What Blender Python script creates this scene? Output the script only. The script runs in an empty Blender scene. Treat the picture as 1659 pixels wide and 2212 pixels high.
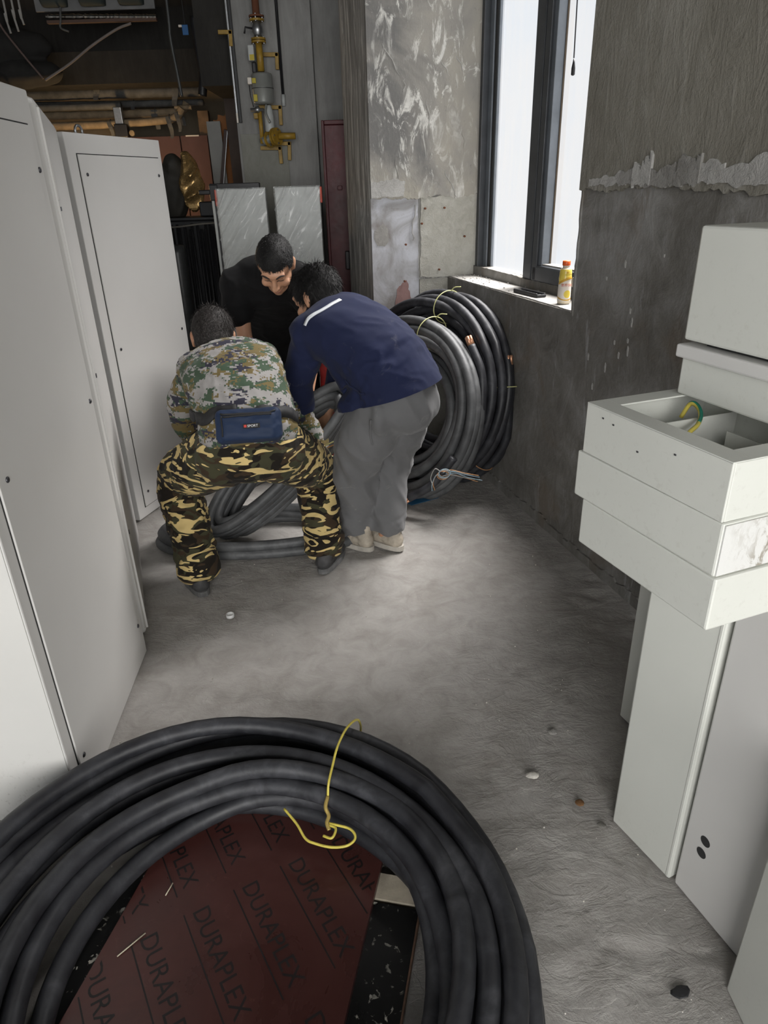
import bpy, bmesh, math, random
import numpy as np
from mathutils import Vector, Matrix, noise as mnoise

# ---------------------------------------------------------------- camera, world, light
scene = bpy.context.scene
COL = scene.collection
random.seed(7)
RNG = np.random.default_rng(7)

CAM_H = 1.55
_d = np.array([(920. - 829.5) / 1470., (4200. - 1106.) / 1470., 1.0]); _d /= np.linalg.norm(_d)
_Z = -_d; _f = np.array([0, 0, 1.]); _Y = _f - _Z * (_f @ _Z); _Y /= np.linalg.norm(_Y); _X = np.cross(_Y, _Z)
_Bs = np.array([_X, _Y, _Z])
_r = _Bs @ np.array([1., 0, 0]); _u = _Bs @ np.array([0, -1., 0]); _b = _Bs @ np.array([0, 0, -1.])
cam_d = bpy.data.cameras.new('camera'); cam = bpy.data.objects.new('camera', cam_d); COL.objects.link(cam)
cam.matrix_world = Matrix(((_r[0], _u[0], _b[0], 0), (_r[1], _u[1], _b[1], 0), (_r[2], _u[2], _b[2], CAM_H), (0, 0, 0, 1)))
cam_d.sensor_fit = 'VERTICAL'; cam_d.sensor_height = 24.0; cam_d.sensor_width = 18.0
cam_d.lens = 1470. / 2212. * 24.0
cam_d.clip_start = 0.02
scene.camera = cam

world = bpy.data.worlds.new('world'); scene.world = world; world.use_nodes = True
world.node_tree.nodes['Background'].inputs[0].default_value = (0.86, 0.93, 1.0, 1)
world.node_tree.nodes['Background'].inputs[1].default_value = 0.55

def area_light(name, loc, target, sx, sy, power, col):
    l = bpy.data.lights.new(name, 'AREA'); l.shape = 'RECTANGLE'; l.size = sx; l.size_y = sy
    l.energy = power; l.color = col
    o = bpy.data.objects.new(name, l); COL.objects.link(o); o.location = loc
    o.rotation_euler = (Vector(target) - Vector(loc)).to_track_quat('-Z', 'Y').to_euler()
    return o
# daylight from the open front of the hall, behind the photographer
area_light('daylight_open_front', (0.30, -2.7, 1.75), (0.0, 2.6, 0.95), 3.2, 2.3, 165, (1.0, 0.985, 0.96))
# bright sky seen by the window: a broad soft beam slanting in through the frosted panes
sun = bpy.data.lights.new('daylight_sky', 'SUN'); sun.energy = 100.0; sun.angle = math.radians(46); sun.color = (1.0, .97, .95)
sun_o = bpy.data.objects.new('daylight_sky', sun); COL.objects.link(sun_o); sun_o.location = (3.0, 6.0, 6.0)
sun_o.rotation_euler = Vector((-.92, -.50, -1.9)).to_track_quat('-Z', 'Y').to_euler()
WINDOW_GLOW = 0.80

scene.view_settings.view_transform = 'Standard'
scene.view_settings.look = 'None'
scene.view_settings.gamma = 1.0
scene.view_settings.use_curve_mapping = False
scene.view_settings.exposure = 0.15

# ---------------------------------------------------------------- helpers
V = lambda *a: np.array(a, float)

def tag(o, label=None, cat=None, group=None, kind=None):
    if label: o['label'] = label
    if cat: o['category'] = cat
    if group: o['group'] = group
    if kind: o['kind'] = kind
    return o

def thing(name, label, cat, loc, group=None):
    o = bpy.data.objects.new(name, None); o.empty_display_size = 0.1; COL.objects.link(o)
    o.location = loc
    return tag(o, label, cat, group)

def world_loc(o):
    p = np.zeros(3)
    while o is not None:
        p += np.array(o.location); o = o.parent
    return p

def obj(name, verts, faces, mat, parent=None, smooth=False, loc=None):
    """world-space verts; origin at loc (default: the parent's origin)"""
    verts = np.asarray(verts, float)
    base = world_loc(parent) if parent is not None else np.zeros(3)
    org = np.asarray(loc, float) if loc is not None else (base if parent is not None else np.zeros(3))
    me = bpy.data.meshes.new(name)
    me.from_pydata((verts - org).tolist(), [], [tuple(int(i) for i in f) for f in faces])
    if mat: me.materials.append(mat)
    if smooth: me.shade_smooth()
    me.update()
    o = bpy.data.objects.new(name, me); COL.objects.link(o)
    if parent is not None: o.parent = parent
    o.location = org - base
    return o

class MB:
    """collects shapes for ONE mesh"""
    def __init__(self): self.v = []; self.f = []
    def add(self, v, f):
        o = len(self.v); self.v += [list(map(float, p)) for p in v]; self.f += [tuple(i + o for i in q) for q in f]; return self
    def box(self, c, ex, ey, ez, bevel=0.0):
        """centre + half-axis vectors"""
        c, ex, ey, ez = (np.asarray(a, float) for a in (c, ex, ey, ez))
        if bevel <= 0:
            v = [c + a * ex + b * ey + d * ez for a in (-1, 1) for b in (-1, 1) for d in (-1, 1)]
            return self.add(v, [(0, 1, 3, 2), (4, 6, 7, 5), (0, 4, 5, 1), (2, 3, 7, 6), (0, 2, 6, 4), (1, 5, 7, 3)])
        bm = bmesh.new(); bmesh.ops.create_cube(bm, size=2.0)
        L = [np.linalg.norm(a) for a in (ex, ey, ez)]
        for p in bm.verts: p.co = Vector((p.co.x * L[0], p.co.y * L[1], p.co.z * L[2]))
        bmesh.ops.bevel(bm, geom=list(bm.edges), offset=min(bevel, min(L) * .6), segments=2, profile=.5, affect='EDGES')
        U = [a / l for a, l in zip((ex, ey, ez), L)]
        bm.verts.index_update()
        v = [c + p.co.x * U[0] + p.co.y * U[1] + p.co.z * U[2] for p in bm.verts]
        f = [[q.index for q in fc.verts] for fc in bm.faces]
        if np.dot(np.cross(U[0], U[1]), U[2]) < 0: f = [q[::-1] for q in f]
        bm.free()
        return self.add(v, f)
    def bx(self, x0, x1, y0, y1, z0, z1, bevel=0.0):
        return self.box(((x0 + x1) / 2, (y0 + y1) / 2, (z0 + z1) / 2), ((x1 - x0) / 2, 0, 0), (0, (y1 - y0) / 2, 0), (0, 0, (z1 - z0) / 2), bevel)
    def tube(self, path, r, segs=8, closed=False, caps=True):
        P = np.asarray(path, float); n = len(P)
        R = np.full(n, r) if np.isscalar(r) else np.asarray(r, float)
        T = np.zeros_like(P)
        if closed: T = np.roll(P, -1, 0) - np.roll(P, 1, 0)
        else:
            T[1:-1] = P[2:] - P[:-2]; T[0] = P[1] - P[0]; T[-1] = P[-1] - P[-2]
        T /= np.linalg.norm(T, axis=1)[:, None] + 1e-12
        a = V(0, 0, 1) if abs(T[0][2]) < .9 else V(1, 0, 0)
        N = a - T[0] * (a @ T[0]); N /= np.linalg.norm(N)
        Ns = [N]
        for i in range(1, n):
            N = Ns[-1] - T[i] * (Ns[-1] @ T[i]); N /= np.linalg.norm(N) + 1e-12; Ns.append(N)
        Ns = np.array(Ns); Bn = np.cross(T, Ns)
        th = np.arange(segs) * 2 * math.pi / segs
        v = (P[:, None] + R[:, None, None] * (np.cos(th)[None, :, None] * Ns[:, None] + np.sin(th)[None, :, None] * Bn[:, None])).reshape(-1, 3)
        f = []
        for i in range(n if closed else n - 1):
            j = (i + 1) % n
            for k in range(segs):
                l = (k + 1) % segs
                f.append((i * segs + k, i * segs + l, j * segs + l, j * segs + k))
        if caps and not closed:
            f.append(tuple(range(segs))[::-1]); f.append(tuple((n - 1) * segs + k for k in range(segs)))
        return self.add(v, f)
    def lathe(self, c, prof, axis=(0, 0, 1), segs=24, ref=None):
        """prof: (radius, height) pairs along axis from c"""
        c = np.asarray(c, float); A = np.asarray(axis, float); A /= np.linalg.norm(A)
        a = V(1, 0, 0) if abs(A[0]) < .9 else V(0, 1, 0)
        N = a - A * (a @ A); N /= np.linalg.norm(N); Bn = np.cross(A, N)
        v = []; f = []
        for r, h in prof:
            for k in range(segs):
                t = 2 * math.pi * k / segs
                v.append(c + A * h + r * (math.cos(t) * N + math.sin(t) * Bn))
        for i in range(len(prof) - 1):
            for k in range(segs):
                l = (k + 1) % segs
                f.append((i * segs + k, i * segs + l, (i + 1) * segs + l, (i + 1) * segs + k))
        f.append(tuple(range(segs))[::-1]); f.append(tuple((len(prof) - 1) * segs + k for k in range(segs)))
        return self.add(v, f)
    def ball(self, c, r, rx=(1, 0, 0), ry=(0, 1, 0), rz=(0, 0, 1), n=12):
        """ellipsoid with half-axis vectors rx,ry,rz scaled by r"""
        c = np.asarray(c, float); rx, ry, rz = (np.asarray(a, float) * r for a in (rx, ry, rz))
        v = []; f = []; m = 2 * n
        for i in range(n + 1):
            p = math.pi * i / n
            for k in range(m):
                t = 2 * math.pi * k / m
                v.append(c + math.sin(p) * (math.cos(t) * rx + math.sin(t) * ry) + math.cos(p) * rz)
        for i in range(n):
            for k in range(m):
                l = (k + 1) % m
                f.append((i * m + k, (i + 1) * m + k, (i + 1) * m + l, i * m + l))
        return self.add(v, f)
    def prism(self, poly, o, ex, ey, en, t):
        """polygon (2-D) on frame o,ex,ey extruded by t along en"""
        o, ex, ey, en = (np.asarray(a, float) for a in (o, ex, ey, en)); n = len(poly)
        bm = bmesh.new()
        vs = [bm.verts.new(o + ex * p[0] + ey * p[1]) for p in poly]
        fc = bm.faces.new(vs)
        r = bmesh.ops.extrude_face_region(bm, geom=[fc])
        for e in r['geom']:
            if isinstance(e, bmesh.types.BMVert): e.co += Vector(en * t)
        bmesh.ops.triangulate(bm, faces=[q for q in bm.faces if len(q.verts) > 4])
        bmesh.ops.recalc_face_normals(bm, faces=list(bm.faces)); bm.verts.index_update()
        v = [list(p.co) for p in bm.verts]; f = [[q.index for q in g.verts] for g in bm.faces]; bm.free()
        return self.add(v, f)
    def build(self, name, mat, parent=None, smooth=False, loc=None):
        return obj(name, self.v, self.f, mat, parent, smooth, loc)

def auto_smooth(o, ang=40):
    me = o.data; me.shade_smooth()
    bm = bmesh.new(); bm.from_mesh(me)
    for e in bm.edges:
        if len(e.link_faces) == 2 and e.calc_face_angle(0) > math.radians(ang): e.smooth = False
    bm.to_mesh(me); bm.free()
    return o

def vnoise(x, y, seed=0):
    rs = np.random.default_rng(seed); L = rs.random((256, 256))
    xi = np.floor(x).astype(int); yi = np.floor(y).astype(int); fx = x - xi; fy = y - yi
    fx = fx * fx * (3 - 2 * fx); fy = fy * fy * (3 - 2 * fy)
    g = lambda a, b: L[a % 256, b % 256]
    return (g(xi, yi) * (1 - fx) + g(xi + 1, yi) * fx) * (1 - fy) + (g(xi, yi + 1) * (1 - fx) + g(xi + 1, yi + 1) * fx) * fy
def fbm(x, y, oct=4, seed=0):
    s = 0; a = .5
    for i in range(oct): s = s + a * vnoise(x * 2 ** i + 17.3 * i, y * 2 ** i + 9.1 * i, seed + i); a *= .5
    return s

def spline(pts, n=60, closed=False):
    """Catmull-Rom through pts"""
    P = np.asarray(pts, float); m = len(P); out = []
    segs = m if closed else m - 1
    for i in range(segs):
        p0 = P[(i - 1) % m] if closed or i > 0 else 2 * P[0] - P[1]
        p1 = P[i]; p2 = P[(i + 1) % m]
        p3 = P[(i + 2) % m] if closed or i + 2 < m else 2 * P[-1] - P[-2]
        k = max(2, n // segs)
        for t in np.arange(k) / k:
            out.append(.5 * ((2 * p1) + (-p0 + p2) * t + (2 * p0 - 5 * p1 + 4 * p2 - p3) * t * t + (-p0 + 3 * p1 - 3 * p2 + p3) * t ** 3))
    if not closed: out.append(P[-1])
    return np.array(out)

# ---------------------------------------------------------------- materials
class NT:
    def __init__(self, name):
        self.m = bpy.data.materials.new(name); self.m.use_nodes = True
        self.t = self.m.node_tree; self.t.nodes.clear()
        self.out = self.t.nodes.new('ShaderNodeOutputMaterial'); self.p = self.t.nodes.new('ShaderNodeBsdfPrincipled')
        self.l(self.p.outputs[0], self.out.inputs[0])
        self.tc = self.t.nodes.new('ShaderNodeTexCoord')
    def l(self, a, b): self.t.links.new(a, b)
    def n(self, t, **k):
        q = self.t.nodes.new(t)
        for a, b in k.items(): setattr(q, a, b)
        return q
    def co(self, scale=(1, 1, 1), loc=(0, 0, 0), rot=(0, 0, 0)):
        q = self.n('ShaderNodeMapping'); q.inputs['Scale'].default_value = scale; q.inputs['Location'].default_value = loc
        q.inputs['Rotation'].default_value = rot
        self.l(self.tc.outputs['Object'], q.inputs[0]); return q.outputs[0]
    def noise(self, scale=5, detail=4, rough=.55, dist=0, co=None):
        q = self.n('ShaderNodeTexNoise'); q.inputs['Scale'].default_value = scale; q.inputs['Detail'].default_value = detail
        q.inputs['Roughness'].default_value = rough; q.inputs['Distortion'].default_value = dist
        self.l(co if co is not None else self.tc.outputs['Object'], q.inputs['Vector']); return q.outputs['Fac']
    def ramp(self, fac, stops, interp='LINEAR'):
        q = self.n('ShaderNodeValToRGB'); q.color_ramp.interpolation = interp
        e = q.color_ramp.elements
        while len(e) < len(stops): e.new(.5)
        for a, (p, c) in zip(e, stops):
            a.position = p; a.color = (c, c, c, 1) if np.isscalar(c) else (*c, 1)
        self.l(fac, q.inputs[0]); return q.outputs[0]
    def mix(self, fac, a, b, mode='MIX'):
        q = self.n('ShaderNodeMix', data_type='RGBA', blend_type=mode)
        for s, v in ((0, fac), (6, a), (7, b)):
            if hasattr(v, 'is_linked'): self.l(v, q.inputs[s])
            else: q.inputs[s].default_value = v if s == 0 else (*v, 1)
        return q.outputs[2]
    def math(self, op, a, b=0.0):
        q = self.n('ShaderNodeMath', operation=op)
        for i, v in enumerate((a, b)):
            if hasattr(v, 'is_linked'): self.l(v, q.inputs[i])
            else: q.inputs[i].default_value = v
        return q.outputs[0]
    def sep(self):
        q = self.n('ShaderNodeSeparateXYZ'); self.l(self.tc.outputs['Object'], q.inputs[0]); return q.outputs
    def col(self, c):
        if hasattr(c, 'is_linked'): self.l(c, self.p.inputs['Base Color'])
        else: self.p.inputs['Base Color'].default_value = (*c, 1)
        return self
    def set(self, **k):
        for a, b in k.items():
            i = self.p.inputs[a.replace('_', ' ')]
            if hasattr(b, 'is_linked'): self.l(b, i)
            else: i.default_value = b
        return self
    def bump(self, h, strength=.3, dist=.01):
        q = self.n('ShaderNodeBump'); q.inputs['Strength'].default_value = strength; q.inputs['Distance'].default_value = dist
        self.l(h, q.inputs['Height']); self.l(q.outputs[0], self.p.inputs['Normal']); return self

def simple(name, c, rough=.5, metal=0., var=.12, scale=8., bump=0., bscale=60., spec=None):
    """procedural: colour broken up by two noises, light bump"""
    t = NT(name)
    a = t.noise(scale, 5, .6); b = t.noise(scale * 7, 3, .6)
    lo = tuple(max(0, x * (1 - var * 1.6)) for x in c); hi = tuple(min(1, x * (1 + var)) for x in c)
    k = t.ramp(a, [(.3, lo), (.7, hi)])
    t.col(t.mix(.25, k, t.mix(b, lo, hi))); t.set(Roughness=t.ramp(b, [(0, max(.03, rough - .08)), (1, min(1, rough + .08))]), Metallic=metal)
    if spec is not None: t.set(Specular_IOR_Level=spec)
    if bump: t.bump(t.noise(bscale, 4, .6), bump, .004)
    return t.m

def sheet_metal(name, c, dirt=.0):
    """white powder-coated sheet steel, faint orange peel, smudges and scuffs"""
    t = NT(name)
    n1 = t.noise(1.6, 4, .55); sm = t.ramp(n1, [(.35, tuple(x * .93 for x in c)), (.7, c)])
    sc = t.noise(30, 6, .75, .6, t.co((1, 1, .35))); scr = t.ramp(sc, [(.70, 0), (.74, 1)])
    g = t.mix(t.math('MULTIPLY', scr, .25 + dirt), sm, (.30, .28, .24))
    if dirt:
        z = t.sep()[2]
        low = t.ramp(t.math('ADD', z, t.math('MULTIPLY', t.noise(14, 6, .7, .5), .35)), [(.16, 1), (.42, 0)])
        sp = t.ramp(t.noise(70, 5, .75), [(.56, 0), (.66, 1)])
        g = t.mix(t.math('MULTIPLY', t.math('MULTIPLY', low, sp), dirt), g, (.25, .22, .17))
    t.col(g).set(Roughness=t.ramp(n1, [(.2, .34), (.8, .5)]))
    t.bump(t.noise(900, 1, .5), .05, .001)
    return t.m

M = {}
M['cab'] = sheet_metal('white_sheet_steel', (.70, .69, .67))
M['cab_dirty'] = sheet_metal('scuffed_white_sheet_steel', (.70, .69, .66), .55)
M['box'] = sheet_metal('cream_sheet_steel', (.70, .71, .66), .12)
M['box_in'] = sheet_metal('galvanised_inside', (.62, .63, .60))
def scraped():
    t = NT('scraped_white_paint')
    n = t.noise(38, 7, .72, 1.6, t.co((1, 1, .6)))
    m = t.ramp(n, [(.47, 0), (.56, 1)]); b = t.noise(5, 4, .6)
    m2 = t.math('MULTIPLY', m, t.ramp(b, [(.42, 0), (.6, 1)]))
    t.col(t.mix(m2, (.72, .72, .70), (.33, .30, .25))).set(Roughness=.55).bump(n, .3, .003); return t.m
M['scraped'] = scraped()
M['screw'] = simple('screw_steel', (.10, .10, .11), .35, .8, .2, 80)
M['zinc'] = simple('zinc_plated_steel', (.45, .46, .47), .35, .9, .15, 40)
M['gap'] = simple('dark_gap', (.03, .03, .03), .9)
M['black_metal'] = simple('black_painted_metal', (.018, .018, .020), .45, 0, .3, 12)
M['dark'] = simple('dark_grime', (.02, .019, .018), .9, 0, .4, 4, .3, 30)

def rubber():
    t = NT('dusty_black_rubber')
    n = t.noise(3.5, 5, .6, .3); s = t.noise(17, 5, .62, .6)
    d = t.ramp(t.math('MULTIPLY', n, s), [(.15, (.014, .014, .017)), (.28, (.029, .030, .035)), (.46, (.070, .071, .080))])
    sc = t.ramp(t.noise(45, 6, .8, 2.0), [(.68, 0), (.74, 1)])
    t.col(t.mix(t.math('MULTIPLY', sc, .22), d, (.30, .30, .30))).set(Roughness=t.ramp(n, [(.3, .38), (.7, .62)]), Specular_IOR_Level=.5)
    t.bump(t.noise(120, 4, .7), .12, .003); return t.m
M['rubber'] = rubber()
def rubber2():
    t = NT('dusty_grey_rubber')
    n = t.noise(3, 5, .6, .3); s = t.noise(13, 4, .6, .5)
    d = t.ramp(t.math('MULTIPLY', n, s), [(.13, (.050, .051, .053)), (.28, (.092, .095, .098)), (.45, (.16, .164, .168))])
    t.col(d).set(Roughness=.55).bump(t.noise(120, 4, .7), .12, .003); return t.m
M['rubber_dusty'] = rubber2()
M['copper'] = simple('cut_copper', (.62, .33, .20), .35, .7, .25, 90)
M['wire_yellow'] = simple('yellow_wire_insulation', (.66, .55, .10), .4, 0, .15, 60)
M['wire_pale'] = simple('pale_yellow_wire', (.60, .60, .28), .45, 0, .2, 60)
M['wire_orange'] = simple('copper_orange_wire', (.50, .26, .12), .4, .1, .2, 60)
M['wire_blue'] = simple('pale_blue_wire', (.33, .45, .52), .4, 0, .2, 60)
M['wire_green'] = simple('green_wire', (.02, .22, .15), .4, 0, .2, 60)

def concrete_floor():
    t = NT('dusty_concrete_floor')
    a = t.noise(1.3, 6, .6, .3); b = t.noise(9, 7, .68, .8); c = t.noise(60, 5, .7)
    k = t.ramp(a, [(.3, (.30, .282, .26)), (.55, (.375, .358, .336)), (.75, (.445, .43, .408))])
    st = t.ramp(t.noise(2.4, 6, .65, 1.0, t.co(loc=(4, 2, 0))), [(.52, 0), (.66, 1)])
    k = t.mix(t.math('MULTIPLY', st, .45), k, (.20, .175, .15))
    k = t.mix(.45, k, t.ramp(b, [(.30, (.215, .198, .18)), (.5, (.375, .358, .337)), (.72, (.53, .515, .49))]))
    sp = t.ramp(t.noise(170, 2, .5), [(.765, 0), (.775, 1)])
    k = t.mix(t.math('MULTIPLY', sp, .8), k, (.75, .73, .70))
    t.col(k).set(Roughness=t.ramp(b, [(.2, .62), (.8, .85)]), Specular_IOR_Level=.35)
    fk = t.ramp(t.noise(11, 7, .62, 1.2, t.co((.8, 1.3, 1))), [(.49, 0), (.55, 1)])
    h = t.math('ADD', t.math('ADD', t.math('MULTIPLY', t.noise(8, 9, .66, .5, t.co((.85, 1.2, 1))), 1.0), t.math('MULTIPLY', c, .12)), t.math('MULTIPLY', fk, .09))
    t.bump(h, .52, .022); return t.m
M['floor'] = concrete_floor()

def plaster(name, lo, mid, hi, streak=(1, 1, .25), bstr=.5, sc=5.):
    t = NT(name)
    a = t.noise(sc * .35, 6, .62, .5); b = t.noise(sc * 2.2, 7, .7, .9, t.co(streak)); c = t.noise(sc * 14, 5, .7)
    k = t.ramp(b, [(.32, lo), (.50, mid), (.68, hi)])
    k = t.mix(.55, k, t.ramp(a, [(.32, lo), (.52, mid), (.72, hi)]))
    k = t.mix(t.math('MULTIPLY', t.ramp(c, [(.62, 0), (.72, 1)]), .35), k, hi)
    t.col(k).set(Roughness=.86, Specular_IOR_Level=.25)
    h = t.math('ADD', b, t.math('MULTIPLY', c, .4)); t.bump(h, bstr, .012); return t.m
def bare_render():
    t = NT('dark_bare_render')
    a = t.noise(1.6, 6, .62, .6); b = t.noise(10, 8, .7, .9, t.co((1, 1, .6))); c = t.noise(62, 5, .7)
    k = t.ramp(b, [(.32, (.12, .112, .098)), (.50, (.195, .186, .168)), (.68, (.30, .295, .285))])
    k = t.mix(.5, k, t.ramp(a, [(.36, (.12, .113, .10)), (.50, (.19, .182, .165)), (.64, (.36, .355, .345))]))
    br = t.ramp(t.noise(2.3, 5, .6, .8, t.co(loc=(5, 3, 1))), [(.54, 0), (.66, 1)]); k = t.mix(t.math('MULTIPLY', br, .5), k, (.17, .135, .10))
    st = t.ramp(t.noise(7, 6, .7, .5, t.co((2.2, 2.2, .35), loc=(1, 4, 2))), [(.60, 0), (.68, 1)]); k = t.mix(t.math('MULTIPLY', st, .55), k, (.42, .42, .42))
    k = t.mix(t.math('MULTIPLY', t.ramp(c, [(.62, 0), (.72, 1)]), .3), k, (.34, .33, .32))
    t.col(k).set(Roughness=.88, Specular_IOR_Level=.2).bump(t.math('ADD', b, t.math('MULTIPLY', c, .35)), .45, .012); return t.m
M['wall_r'] = bare_render()
M['plaster_r'] = plaster('trowelled_olive_plaster', (.19, .177, .147), (.255, .241, .204), (.37, .357, .318), (1.2, 1.2, .38), .8, 6)
M['plaster_edge'] = plaster('broken_plaster_edge', (.30, .29, .27), (.46, .45, .43), (.60, .59, .56), (1, 1, 1), .9, 8)
M['wall_grey'] = plaster('grey_render', (.20, .197, .19), (.29, .287, .277), (.38, .38, .367), (1.5, 1.5, .2), .4, 5)
M['shaded_concrete'] = plaster('shade_darkened_concrete', (.020, .019, .0175), (.034, .032, .029), (.052, .049, .045), (1.5, 1.5, .3), .3, 4)  # near-black colour stands in for the missing light deep in the hall
def streaked():
    t = NT('streaked_grey_render'); b = t.noise(7, 8, .72, .8, t.co((3.2, 3.2, .30))); c = t.noise(70, 4, .7)
    k = t.ramp(b, [(.36, (.20, .197, .187)), (.52, (.34, .335, .32)), (.57, (.55, .545, .515)), (.7, (.70, .695, .66))])
    t.col(k).set(Roughness=.88, Specular_IOR_Level=.2).bump(t.math('ADD', b, t.math('MULTIPLY', c, .3)), .6, .012); return t.m
M['wall_side'] = streaked()
M['sill'] = plaster('dusty_cement_sill', (.26, .25, .234), (.34, .328, .308), (.45, .434, .408), (1, 1, 1), .5, 9)

def scraped_plaster():
    t = NT('scraped_mottled_plaster')
    a = t.noise(1.5, 5, .6, .5); b = t.noise(11, 9, .72, .9, t.co((1.3, 1.3, .5), rot=(0, .45, 0))); c = t.noise(80, 5, .7)
    k = t.ramp(a, [(.36, (.40, .375, .32)), (.50, (.31, .297, .27)), (.62, (.18, .177, .17))])
    w = t.math('MULTIPLY', t.ramp(b, [(.52, 0), (.60, 1)]), t.ramp(t.noise(3.2, 5, .65, .5), [(.40, .15), (.58, 1)]))
    k = t.mix(w, k, (.68, .67, .63))
    dk = t.ramp(t.noise(13, 9, .75, 1.0, t.co((1.4, 1.4, .45), loc=(3, 1, 2), rot=(0, .6, 0))), [(.60, 0), (.68, 1)])
    k = t.mix(t.math('MULTIPLY', dk, .55), k, (.14, .135, .125))
    t.col(k).set(Roughness=.88, Specular_IOR_Level=.2)
    t.bump(t.math('ADD', t.math('MULTIPLY', b, 1.0), t.math('MULTIPLY', c, .35)), .55, .012); return t.m
M['scraped_plaster'] = scraped_plaster()
M['patch_cream'] = plaster('rough_cream_mortar', (.38, .367, .315), (.50, .487, .435), (.60, .59, .545), (1, 1, 1), .9, 10)
def patch_lilac():
    t = NT('smooth_lilac_grey_render')
    a = t.noise(4, 6, .62, .8); b = t.noise(30, 5, .7)
    k = t.ramp(a, [(.32, (.23, .21, .195)), (.46, (.36, .355, .36)), (.62, (.54, .55, .59))])
    t.col(t.mix(t.math('MULTIPLY', t.ramp(b, [(.6, 0), (.72, 1)]), .3), k, (.18, .15, .12))).set(Roughness=.8).bump(b, .25, .006); return t.m
M['patch_lilac'] = patch_lilac()
M['patch_pink'] = simple('faded_pink_paint', (.33, .20, .185), .8, 0, .2, 12, .3, 50)
M['frame'] = simple('dark_grey_aluminium', (.055, .060, .067), .42, .2, .2, 10)
M['frame_in'] = simple('blue_grey_aluminium', (.17, .19, .215), .45, .2, .15, 10)
M['gasket'] = simple('black_rubber_gasket', (.02, .02, .02), .7)
def pane():
    t = NT('frosted_daylit_glass')
    a = t.noise(1.2, 4, .6, .4); st = t.noise(9, 5, .6, .3, t.co((3, 3, .25)))
    k = t.ramp(t.math('ADD', t.math('MULTIPLY', a, .7), t.math('MULTIPLY', st, .3)), [(.3, (.86, .92, 1.0)), (.55, (1.0, .985, .975)), (.8, (1, 1, 1))])
    t.col((.08, .085, .09)).set(Roughness=.35, Specular_IOR_Level=.3, Emission_Color=k, Emission_Strength=WINDOW_GLOW)
    tr = t.n('ShaderNodeBsdfTransparent'); mx = t.n('ShaderNodeMixShader'); mx.inputs[0].default_value = .40
    t.l(t.p.outputs[0], mx.inputs[1]); t.l(tr.outputs[0], mx.inputs[2]); t.l(mx.outputs[0], t.out.inputs[0])
    return t.m
M['pane'] = pane()
# ---------------------------------------------------------------- the room
WB = V(1.005, 2.323, 0); WU = V(-.27, .963, 0); WU /= np.linalg.norm(WU); WN = V(WU[1], -WU[0], 0)   # along the right wall / outwards
ZZ = V(0, 0, 1)
def W(s, d, z): return WB + WU * s + WN * d + ZZ * z
CEIL = 4.2
SIL = 1.06; S0 = .66; S1 = 2.133; DW = .30     # sill height, opening ends, wall thickness

def struct(o, label=None): o['kind'] = 'structure'; return o

# floor: uneven screed
xs = np.unique(np.round(np.concatenate([np.linspace(-6, -1.4, 14), np.linspace(-1.4, 1.3, 190), np.linspace(1.3, 3.2, 8)]), 4))
ys = np.unique(np.round(np.concatenate([np.linspace(-3.2, .4, 12), np.linspace(.4, 4.6, 270), np.linspace(4.6, 10, 20)]), 4))
X, Y = np.meshgrid(xs, ys, indexing='ij')
Z = (fbm(X * 3.1, Y * 3.7, 5, 3) - .5) * .012 + (fbm(X * 13, Y * 19, 4, 11) - .5) * .005
m = np.clip((fbm(X * 2.0 + 5, Y * 2.0, 3, 31) - .42) * 6, 0, 1)
Z += -m * np.clip((fbm(X * 9 + 3, Y * 17, 4, 23) - .55) * 8, 0, 1) * .007
Z -= .006
nx, ny = len(xs), len(ys)
fv = np.stack([X, Y, Z], -1).reshape(-1, 3)
ii = (np.arange(nx - 1)[:, None] * ny + np.arange(ny - 1)[None, :]).reshape(-1)
ff = np.stack([ii, ii + ny, ii + ny + 1, ii + 1], -1)
struct(obj('floor', fv, ff, M['floor'], smooth=True))

def rag(a, b, n, amp, seed):
    """ragged polyline a->b (2-D)"""
    r = np.random.default_rng(seed); a = np.array(a, float); b = np.array(b, float)
    t = np.linspace(0, 1, n); d = (b - a); nrm = np.array([-d[1], d[0]]) / np.linalg.norm(d)
    w = (fbm(t * 6 + seed, t * 0, 4, seed) - .47) * amp * 2 + (r.random(n) - .5) * amp * .5
    w[0] = w[-1] = 0
    return [tuple(a + d * q + nrm * o) for q, o in zip(t, w)]

M['plaster_r2'] = plaster('grey_skim', (.22, .21, .19), (.31, .30, .28), (.42, .41, .39), (1, 1, 1), .9, 8)
# right wall with the window opening (thick masonry)
mb = MB()
def wseg(s0, s1, z0, z1): mb.box(W((s0 + s1) / 2, DW / 2, (z0 + z1) / 2), WU * (s1 - s0) / 2, WN * DW / 2, ZZ * (z1 - z0) / 2)
wseg(-6.0, S0, -.05, CEIL); wseg(S0, S1, -.05, SIL - .006); wseg(S0, S1, 3.85, CEIL)
wr = struct(mb.build('wall_right', M['wall_r']))
# upper coat of plaster, proud of the wall and broken off along a ragged line
zb = 1.545
edge = rag((-1.2, zb - .01), (S0 + .012, zb - .02), 90, .035, 4)
edge = [(s, z) for s, z in edge]
poly = edge + [(S0 + .004, 3.0), (S0 + .002, CEIL), (-6.0, CEIL), (-6.0, zb)]
MB().prism(poly, W(0, 0, 0), WU, ZZ, -WN, .016).build('plaster_coat', M['plaster_r'], wr)
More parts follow.
